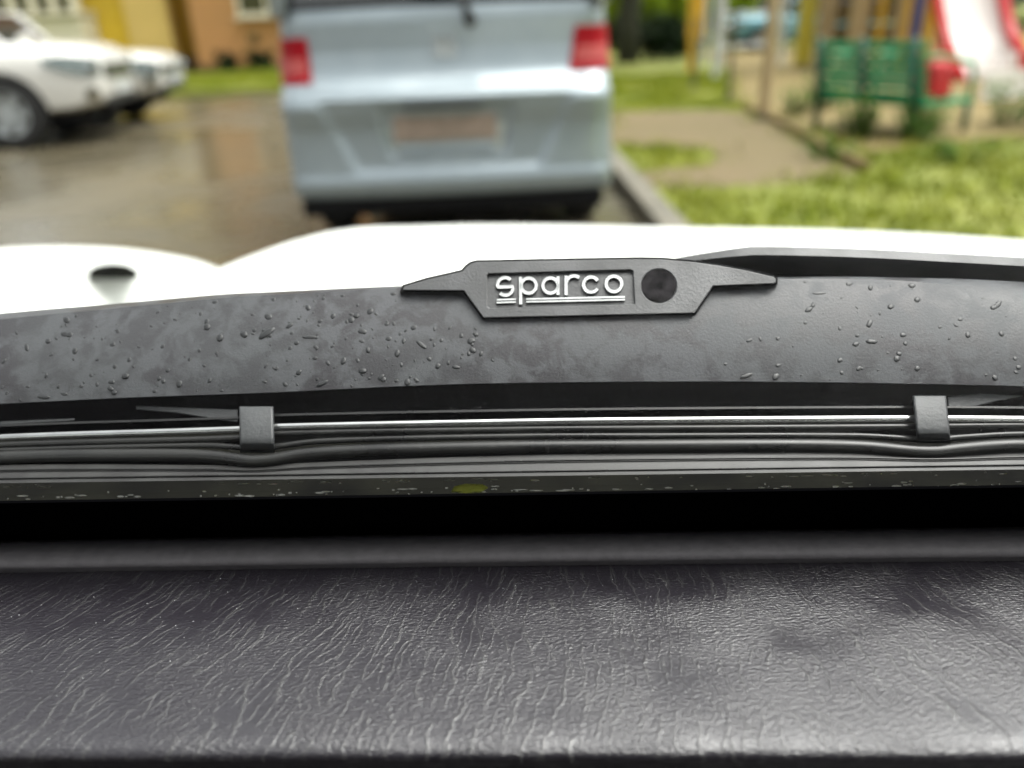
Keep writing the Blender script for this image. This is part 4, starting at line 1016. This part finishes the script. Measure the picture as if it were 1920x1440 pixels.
wkeep(plate(shrink(out_b, -2.2), -.004, .0018).build('badge_seam', M['matt_black']))
ib = shrink(out_b, 1.2)
rc = [(913, 516), (916, 513), (1182, 505.5), (1187, 508), (1190, 566), (1190, 570), (918, 578), (913, 575)]
# plate with the recess cut out: ring between outline and recess, front face
OF = .0034; RD = .0012
badge = plate(ib, -.004, OF)
bd_o = wkeep(badge.build('badge', M['badge']))
cut = plate(rc, OF - RD, OF + .004).build('cutter', None)
cd = []
for k in range(40): cd.append((1235.5 + 33.2 * math.cos(k * 2 * math.pi / 40), 536 + 32.2 * math.sin(k * 2 * math.pi / 40)))
cut2 = plate(cd, OF - .0006, OF + .004).build('cutter', None)
bd_o.parent = None; bd_o.matrix_parent_inverse.identity()
boolean_cut(bd_o, [cut, cut2]); wkeep(bd_o); bv = bd_o.modifiers.new('bevel', 'BEVEL'); bv.width = .00035; bv.segments = 2; bv.limit_method = 'ANGLE'; bv.angle_limit = rad(35)
def bsub(o): keep(o, wp); o.parent = bd_o; o.matrix_parent_inverse = Matrix.Translation(wp.location).inverted() @ Matrix.Identity(4); return o
def badge_child(o):
    o.parent = bd_o
    o.matrix_parent_inverse = Matrix.Identity(4); return o
RO = OF - RD
def letters():
    """strokes in pixel space: crop coordinates (900 + x/4.8, 480 + y/4.8)"""
    cv_ = lambda x, y: (900 + x / 4.8, 480 + y / 4.8)
    sw = 17.0
    def arc(cx, cy, r, a0, a1, n=26): return [(cx + r * math.cos(rad(a0 + (a1 - a0) * i / n)), cy - r * math.sin(rad(a0 + (a1 - a0) * i / n))) for i in range(n + 1)]
    L_ = {}
    L_['s'] = [arc(226, 265, 69, 46, 186) + [(160, 281), (226, 279), (296, 276)] + arc(228, 286, 69, 4, -134)[2:]]
    L_['p'] = [[(364, 188), (366, 435)], arc(438, 268, 68, 0, 360, 36)]
    L_['a'] = [[(702, 183), (702, 350)], arc(634, 267, 68, 0, 360, 36)]
    L_['r'] = [[(774, 178), (775, 352)], arc(848, 252, 72, 178, 52, 20)]
    L_['c'] = [arc(1000, 258, 68, 32, 328, 32)]
    L_['o'] = [arc(1205, 252, 70, 0, 360, 36)]
    res = []
    for k_, strokes in L_.items():
        mb = MB()
        for st_ in strokes:
            n_ = len(st_); left = []; right = []
            for i, p in enumerate(st_):
                a_, b_ = st_[max(i - 1, 0)], st_[min(i + 1, n_ - 1)]
                if math.dist(st_[0], st_[-1]) < 1 and i in (0, n_ - 1): a_, b_ = st_[n_ - 2], st_[1]
                dx, dy = b_[0] - a_[0], b_[1] - a_[1]; l = math.hypot(dx, dy); nx_, ny_ = -dy / l, dx / l
                left.append((p[0] + nx_ * sw, p[1] + ny_ * sw)); right.append((p[0] - nx_ * sw, p[1] - ny_ * sw))
            vs_ = []
            for l_, r_ in zip(left, right):
                mx = ((l_[0] + r_[0]) / 2, (l_[1] + r_[1]) / 2)
                il = (l_[0] * .72 + mx[0] * .28, l_[1] * .72 + mx[1] * .28); ir = (r_[0] * .72 + mx[0] * .28, r_[1] * .72 + mx[1] * .28)
                vs_ += [W(*cv_(*l_), RO - .0003), W(*cv_(*l_), RO + .0006), W(*cv_(*il), RO + .0010), W(*cv_(*ir), RO + .0010), W(*cv_(*r_), RO + .0006), W(*cv_(*r_), RO - .0003)]
            fs_ = [[i * 6 + j, i * 6 + (j + 1) % 6, (i + 1) * 6 + (j + 1) % 6, (i + 1) * 6 + j] for i in range(n_ - 1) for j in range(6)]
            fs_ += [list(range(6)), [(n_ - 1) * 6 + j for j in (5, 4, 3, 2, 1, 0)]]
            mb.add(vs_, fs_)
        o = badge_child(mb.build('letter', M['silver_letter'])); smooth_by_angle(o, 30); o['label'] = 'raised silver letter ' + k_
        res.append(o)
    for x0, y0, x1, y1 in ((148, 409, 322, 403), (414, 402, 1304, 382)):
        mb = MB()
        for dy0, dy1 in ((-22, -4), (1, 20)):
            a = [cv_(x0, y0 + dy0), cv_(x1, y1 + dy0), cv_(x1, y1 + dy1), cv_(x0, y0 + dy1)]
            q = plate(a, RO - .0003, RO + (.0009 if dy0 < 0 else .0007)); mb.add(q.v, q.f)
        o = badge_child(mb.build('underline', M['silver_letter'], bevel=.00012))
letters()
dsk = plate([(1235.5 + 32.6 * math.cos(k * 2 * math.pi / 40), 536 + 31.6 * math.sin(k * 2 * math.pi / 40)) for k in range(40)], OF - .0008, OF - .0002).build('disc', M['badge_disc']); badge_child(dsk)

# lower works: dark panel for the shaded gap, steel backing strip, rubber ribs, lip, clips
steel_l = [(-260, 838), (0, 820), (440, 805), (520, 800), (960, 791), (1200, 788), (1690, 785), (1920, 786), (2200, 790)]
rib1_l = [(-260, 852), (0, 834), (440, 821), (520, 813), (960, 805), (1200, 803), (1690, 800), (1790, 799), (1920, 798), (2200, 803)]
rib2_l = [(-260, 862), (0, 845), (380, 835), (440, 838), (480, 841), (520, 837), (600, 827), (960, 818), (1200, 817), (1600, 817), (1700, 822), (1745, 825), (1800, 820), (1920, 814), (2200, 820)]
tube_l = [(-260, 880), (0, 858), (300, 853), (400, 856), (440, 861), (480, 864), (520, 860), (570, 852), (680, 845), (960, 838), (1200, 836), (1500, 835), (1620, 838), (1700, 845), (1750, 847), (1800, 842), (1860, 837), (1920, 835), (2200, 842)]
lipt_l = [(-260, 890), (0, 872), (400, 872), (480, 875), (560, 868), (960, 854), (1300, 849), (1600, 848), (1750, 853), (1920, 848), (2200, 852)]
def curve_pts(pts, off, step=16, x0=-260, x1=2200): return [W(px, spl(px, pts), off) for px in range(x0, x1 + 1, step)]
def band(name, a, b, o0, o1, m_, thick=.004, x0=-260, x1=2200, curve=0):
    secs = []
    for px in range(x0, x1 + 1, 16):
        ya, yb = spl(px, a) if not callable(a) else a(px), spl(px, b) if not callable(b) else b(px)
        secs.append([W(px, ya, o0 - thick), W(px, ya, o0), W(px, (ya + yb) / 2, (o0 + o1) / 2 + curve), W(px, yb, o1), W(px, yb, o1 - thick)])
    n = 5; vs = [p for r in secs for p in r]
    fs = [[i * n + j, i * n + (j + 1) % n, (i + 1) * n + (j + 1) % n, (i + 1) * n + j] for i in range(len(secs) - 1) for j in range(n)] + [list(range(n))[::-1], list(range((len(secs) - 1) * n, len(secs) * n))]
    o = mesh_obj(name, vs, fs, m_); smooth_by_angle(o, 30); return wkeep(o)
sh = lambda pts, d: [(x, y + d) for x, y in pts]
band('cover_gap_shade', sh(bot_l, -6), sh(steel_l, -4), -.009, -.009, M['matt_black'])  # dark panel standing for the shade beneath the cover
def strip(name, pts, off, r, m_, fl=1.0, x0=-260, x1=2200):
    """rod of elliptical section: r across the view, r*fl towards us"""
    path = curve_pts(pts, off, x0=x0, x1=x1); vs = []; n = 12
    for p in path:
        for k in range(n):
            a = k * 2 * math.pi / n; vs.append(p + NG * (r * math.sin(a)) + UG * (r * fl * math.cos(a)))
    fs = [[i * n + k, i * n + (k + 1) % n, (i + 1) * n + (k + 1) % n, (i + 1) * n + k] for i in range(len(path) - 1) for k in range(n)] + [list(range(n))[::-1], list(range((len(path) - 1) * n, len(path) * n))]
    return wkeep(mesh_obj(name, vs, fs, m_, smooth=True))
PXM = .216 / F                       # metres per pixel at the blade, seen face on
strip('steel_strip', steel_l, -.0012, 7.0 * PXM, M['steel'], .9)
band('strip_edge', sh(steel_l, -24), sh(steel_l, -20), -.004, -.004, M['rubber'])
strip('rubber_rib', rib1_l, -.0018, 6.5 * PXM, M['rubber'], .9)
band('rubber_web', sh(rib1_l, 4), sh(rib2_l, -2), -.0042, -.0042, M['rubber'])
strip('rubber_rib', rib2_l, -.0022, 6.0 * PXM, M['rubber'], .9)
strip('rubber_bead', tube_l, -.0010, 12.5 * PXM, M['rubber'], .9)
glass_edge = lambda px: 893 + (px - 960) * (-.0135)
band('rubber_neck', sh(tube_l, 6), sh(lipt_l, 4), -.0045, -.0045, M['matt_black'])
band('rubber_lip', lipt_l, glass_edge, -.0012, .0006, M['rubber_lip'], .0012, curve=.0004)
_edge = [(px, glass_edge(px) - 9) for px in range(-260, 2201, 60)]
strip('lip_edge', _edge, .0006, 1.6 * PXM, M['rubber'], .9)
_edge2 = [(px, spl(px, lipt_l) * .72 + glass_edge(px) * .28) for px in range(-260, 2201, 60)]
strip('lip_edge', _edge2, .0002, 2.0 * PXM, M['rubber'], .8)
def clip(x0, x1, y0, y1, lean, sd_):
    # face, rounded foot and depth behind; lean shifts the foot sideways
    mb = MB(); pts = []
    prof_ = [(0, -.0002), (.25, .0016), (.66, .0018), (.80, .0010), (.92, -.0012), (1.0, -.0050)]
    for k, o_ in prof_:
        y = y0 + (y1 - y0) * k
        for px in (x0, x0 + 4, (x0 + x1) / 2, x1 - 4, x1):
            e = 0 if px in (x0, x1) else .0006
            pts.append(W(px + lean * k, y, o_ + e))
    nb_ = len(pts)
    for k, o_ in prof_:
        y = y0 + (y1 - y0) * k
        for px in (x0, x0 + 4, (x0 + x1) / 2, x1 - 4, x1): pts.append(W(px + lean * k, y, -.010))
    n = 5; r = len(prof_)
    fs = [[i * n + j, i * n + j + 1, (i + 1) * n + j + 1, (i + 1) * n + j] for i in range(r - 1) for j in range(n - 1)]
    fs += [[q + nb_ for q in f_[::-1]] for f_ in fs]
    bd = [j for j in range(n)] + [i * n + n - 1 for i in range(1, r)] + [(r - 1) * n + j for j in range(n - 2, -1, -1)] + [i * n for i in range(r - 2, 0, -1)]
    fs += [[bd[i], bd[(i + 1) % len(bd)], bd[(i + 1) % len(bd)] + nb_, bd[i] + nb_] for i in range(len(bd))]
    o = mesh_obj('clip', pts, fs, M['clip_grey'], bevel=.0005); return wkeep(o)
clip(448, 513, 762, 849, 2, 1); clip(1711, 1774, 742, 831, 9, -1)
# yoke levers running from the cover down to the clips
def lever(pts, th, m_):
    mb = plate(pts, -.0075, -.0075 + th); wkeep(mb.build('yoke', m_, bevel=.0003))
lever([(255, 760), (350, 764), (446, 768), (446, 792), (405, 786), (330, 774), (255, 768)], .003, M['clip_grey'])
lever([(0, 790), (140, 784), (140, 789), (0, 797)], .003, M['clip_grey'])
lever([(1776, 744), (1840, 738), (1920, 742), (1870, 752), (1830, 762), (1778, 764)], .003, M['clip_grey'])
# wiper arm lying behind the cover, coming in from the right
arm_c = [(1150, 514), (1240, 503), (1310, 497), (1390, 493), (1480, 494), (1600, 498), (1750, 506), (1920, 516), (2200, 536), (2500, 564)]
vs = []; xs_ = list(range(1150, 2501, 30))
for px in xs_:
    y = spl(px, arm_c); k = min(1, (px - 1150) / 240)
    p = W(px, y, -.018); wd = .012 * k + .003; hh = .0038 * k + .0008
    A_ = NG; B_ = UG
    for a, b in ((0, wd * .5), (-hh * .25, wd * .75), (-hh, wd * .8), (-hh, wd * .55), (-hh * .55, wd * .45), (-hh * .55, -wd * .6), (-hh, -wd * .7), (-hh, -wd), (-hh * .3, -wd), (0, -wd * .6)):
        vs.append(p + A_ * a + B_ * b)
n = 10
fs = [[i * n + j, i * n + (j + 1) % n, (i + 1) * n + (j + 1) % n, (i + 1) * n + j] for i in range(len(xs_) - 1) for j in range(n)] + [list(range(n))[::-1], list(range((len(xs_) - 1) * n, len(xs_) * n))]
arm = mesh_obj('wiper_arm', vs, fs, M['badge']); smooth_by_angle(arm, 40); wkeep(arm)
# black rod standing in for the shade under the arm
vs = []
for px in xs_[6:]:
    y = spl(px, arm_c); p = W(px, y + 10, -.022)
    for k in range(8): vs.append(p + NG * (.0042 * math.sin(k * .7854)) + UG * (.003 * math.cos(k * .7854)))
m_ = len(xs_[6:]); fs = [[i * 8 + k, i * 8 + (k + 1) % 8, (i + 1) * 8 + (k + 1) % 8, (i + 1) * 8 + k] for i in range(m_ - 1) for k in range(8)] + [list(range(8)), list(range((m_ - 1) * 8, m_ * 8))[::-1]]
wkeep(mesh_obj('arm_shade', vs, fs, M['matt_black'], smooth=True))

# ------------------------------------------------------------------ rain drops on the cover (too many and small to count)
dv, df_ = [], []
def drop(px, py, rx, ry, h, ang, irr):
    k = len(dv); n = 12; c_, s_ = math.cos(ang), math.sin(ang)
    yt, yb, bw = spl(px, top_l), spl(px, bot_l), bev_w(px); kk = (py - yt - bw) / (yb - yt - bw); base_o = bulge(min(1, max(0, kk))) - .0001
    rads = [1 + irr * math.sin(2 * j * 2 * math.pi / n + px) * .4 + random.uniform(-irr, irr) * .3 for j in range(n)]
    for lvl, (q, o_) in enumerate(((1, 0), (.85, .62), (.5, .93))):
        for j in range(n):
            a = j * 2 * math.pi / n; x, y = rx * math.cos(a) * q * rads[j], ry * math.sin(a) * q * rads[j]
            dv.append(W(px + x * c_ - y * s_, py + x * s_ + y * c_, base_o + h * o_))
    dv.append(W(px, py, base_o + h))
    for l in range(2): df_.extend([[k + l * n + j, k + l * n + (j + 1) % n, k + (l + 1) * n + (j + 1) % n, k + (l + 1) * n + j] for j in range(n)])
    df_.extend([[k + 2 * n + j, k + 2 * n + (j + 1) % n, k + 3 * n] for j in range(n)])
big = [(388, 613, 9, 8), (412, 633, 9, 9), (500, 625, 9, 22, .9), (580, 632, 17, 5), (458, 627, 10, 8), (668, 592, 7, 7), (690, 656, 6, 7), (745, 662, 7, 9), (790, 646, 6, 14, -.9), (680, 695, 9, 8), (605, 718, 15, 6, -.5), (715, 706, 12, 5, -.9), (235, 705, 9, 8), (140, 658, 6, 10, .4), (90, 640, 6, 8, .2), (50, 652, 6, 9), (125, 600, 9, 8), (855, 688, 10, 5), (1400, 704, 20, 5, -.4), (1405, 638, 9, 4, -.3), (1635, 640, 13, 7), (1632, 540, 7, 6), (1535, 550, 16, 4), (1670, 575, 9, 6, -.5), (1720, 562, 9, 6), (1870, 572, 14, 6, -.6), (1605, 645, 8, 6), (1682, 672, 9, 7), (1720, 690, 8, 6), (1575, 675, 8, 5), (82, 744, 16, 5), (120, 738, 8, 4)]
for b_ in big:
    px, py, rx, ry = b_[:4]; drop(px, py, rx * .8, ry * .8, min(rx, ry) * PXM * .38, b_[4] if len(b_) > 4 else 0, .35)
cnt = 0
while cnt < 320:
    px = random.choice([random.uniform(-40, 900), random.uniform(-40, 420), random.uniform(480, 930), random.uniform(480, 930), random.uniform(1330, 1960)])
    yt, yb, bw = spl(px, top_l), spl(px, bot_l), bev_w(px); py = random.uniform(yt + bw + 6, yb - 5)
    if 745 < px < 1470 and py < 612: continue
    s = random.choice([1.5, 2, 2.4, 3, 3.5, 4.2, 5.5])
    drop(px, py, s * random.uniform(.8, 1.5), s * random.uniform(.8, 1.3), s * PXM * .38, random.uniform(-1, .6), .4); cnt += 1
o = mesh_obj('water_drops', dv, df_, M['water'], smooth=True, kind='stuff'); keep(o, wp)
# flecks of water and grit along the foot of the glass
dv, df_ = [], []
def gp(px, py, off): return isect(px, py, CP + NG * off, NG)
for _ in range(150):
    px = random.uniform(-30, 1950); base_y = glass_edge(px)
    py = base_y + random.choice([random.uniform(4, 9), random.uniform(18, 30), random.uniform(24, 31)])
    rx = random.choice([1.5, 2, 3, 4, 6, 9, 13]) * random.uniform(.7, 1.2); ry = random.uniform(.9, 1.9)
    k = len(dv); n = 8
    for q, o_ in ((1, .0001), (.6, .0006)):
        for j in range(n): a = j * 2 * math.pi / n; dv.append(gp(px + rx * q * math.cos(a), py + ry * q * math.sin(a), o_))
    df_ += [[k + j, k + (j + 1) % n, k + n + (j + 1) % n, k + n + j] for j in range(n)] + [[k + n + j for j in range(n)]]
o = mesh_obj('water_flecks', dv, df_, M['water_fleck'], smooth=True, kind='stuff'); keep(o, own)
# scrap of leaf stuck at the foot of the glass
lf = [(846, 922), (852, 912), (872, 907), (905, 908), (916, 914), (902, 923), (872, 925)]
mb = MB(); a = [gp(x, y, .0003) for x, y in lf]; b = [gp(x, y, .0007) for x, y in lf]; n = len(lf)
mb.add(a + b, [list(range(n)), list(range(n, 2 * n))[::-1]] + [[i, (i + 1) % n, n + (i + 1) % n, n + i] for i in range(n)])
o = mb.build('leaf_scrap', M['leaf_scrap']); tag(o, 'small yellow-green scrap of leaf stuck below the wiper on the glass', 'leaf')

# pale specks built onto the dashboard for dust mirrored in the glass
dv, df_ = [], []
for _ in range(260):
    py = random.uniform(1070, 1400); px = random.uniform(-20, 1940)
    zz_ = float(np.interp(py, [1064, 1100, 1118, 1150, 1200, 1250, 1300, 1340, 1378, 1403], [-.1404, -.1402, -.1398, -.1392, -.1384, -.1377, -.1371, -.1367, -.1365, -.1370]))
    d = ray(px, py); p = O + d * (zz_ / d.z); r_ = random.choice([.00008, .0001, .00012, .00016]); k = len(dv)
    x_ = (p - O).dot(E1); p = p - E3 * (.0006 * (x_ / .2) ** 2 - .00012)
    dv += [p + Vector((-r_, 0, 0)), p + Vector((0, -r_, 0)), p + Vector((r_, 0, 0)), p + Vector((0, r_, 0)), p + Vector((0, 0, r_))]
    df_ += [[k, k + 1, k + 4], [k + 1, k + 2, k + 4], [k + 2, k + 3, k + 4], [k + 3, k, k + 4], [k + 3, k + 2, k + 1, k]]
o = mesh_obj('mirrored_dust', dv, df_, M['pole_white'], kind='stuff'); keep(o, own)
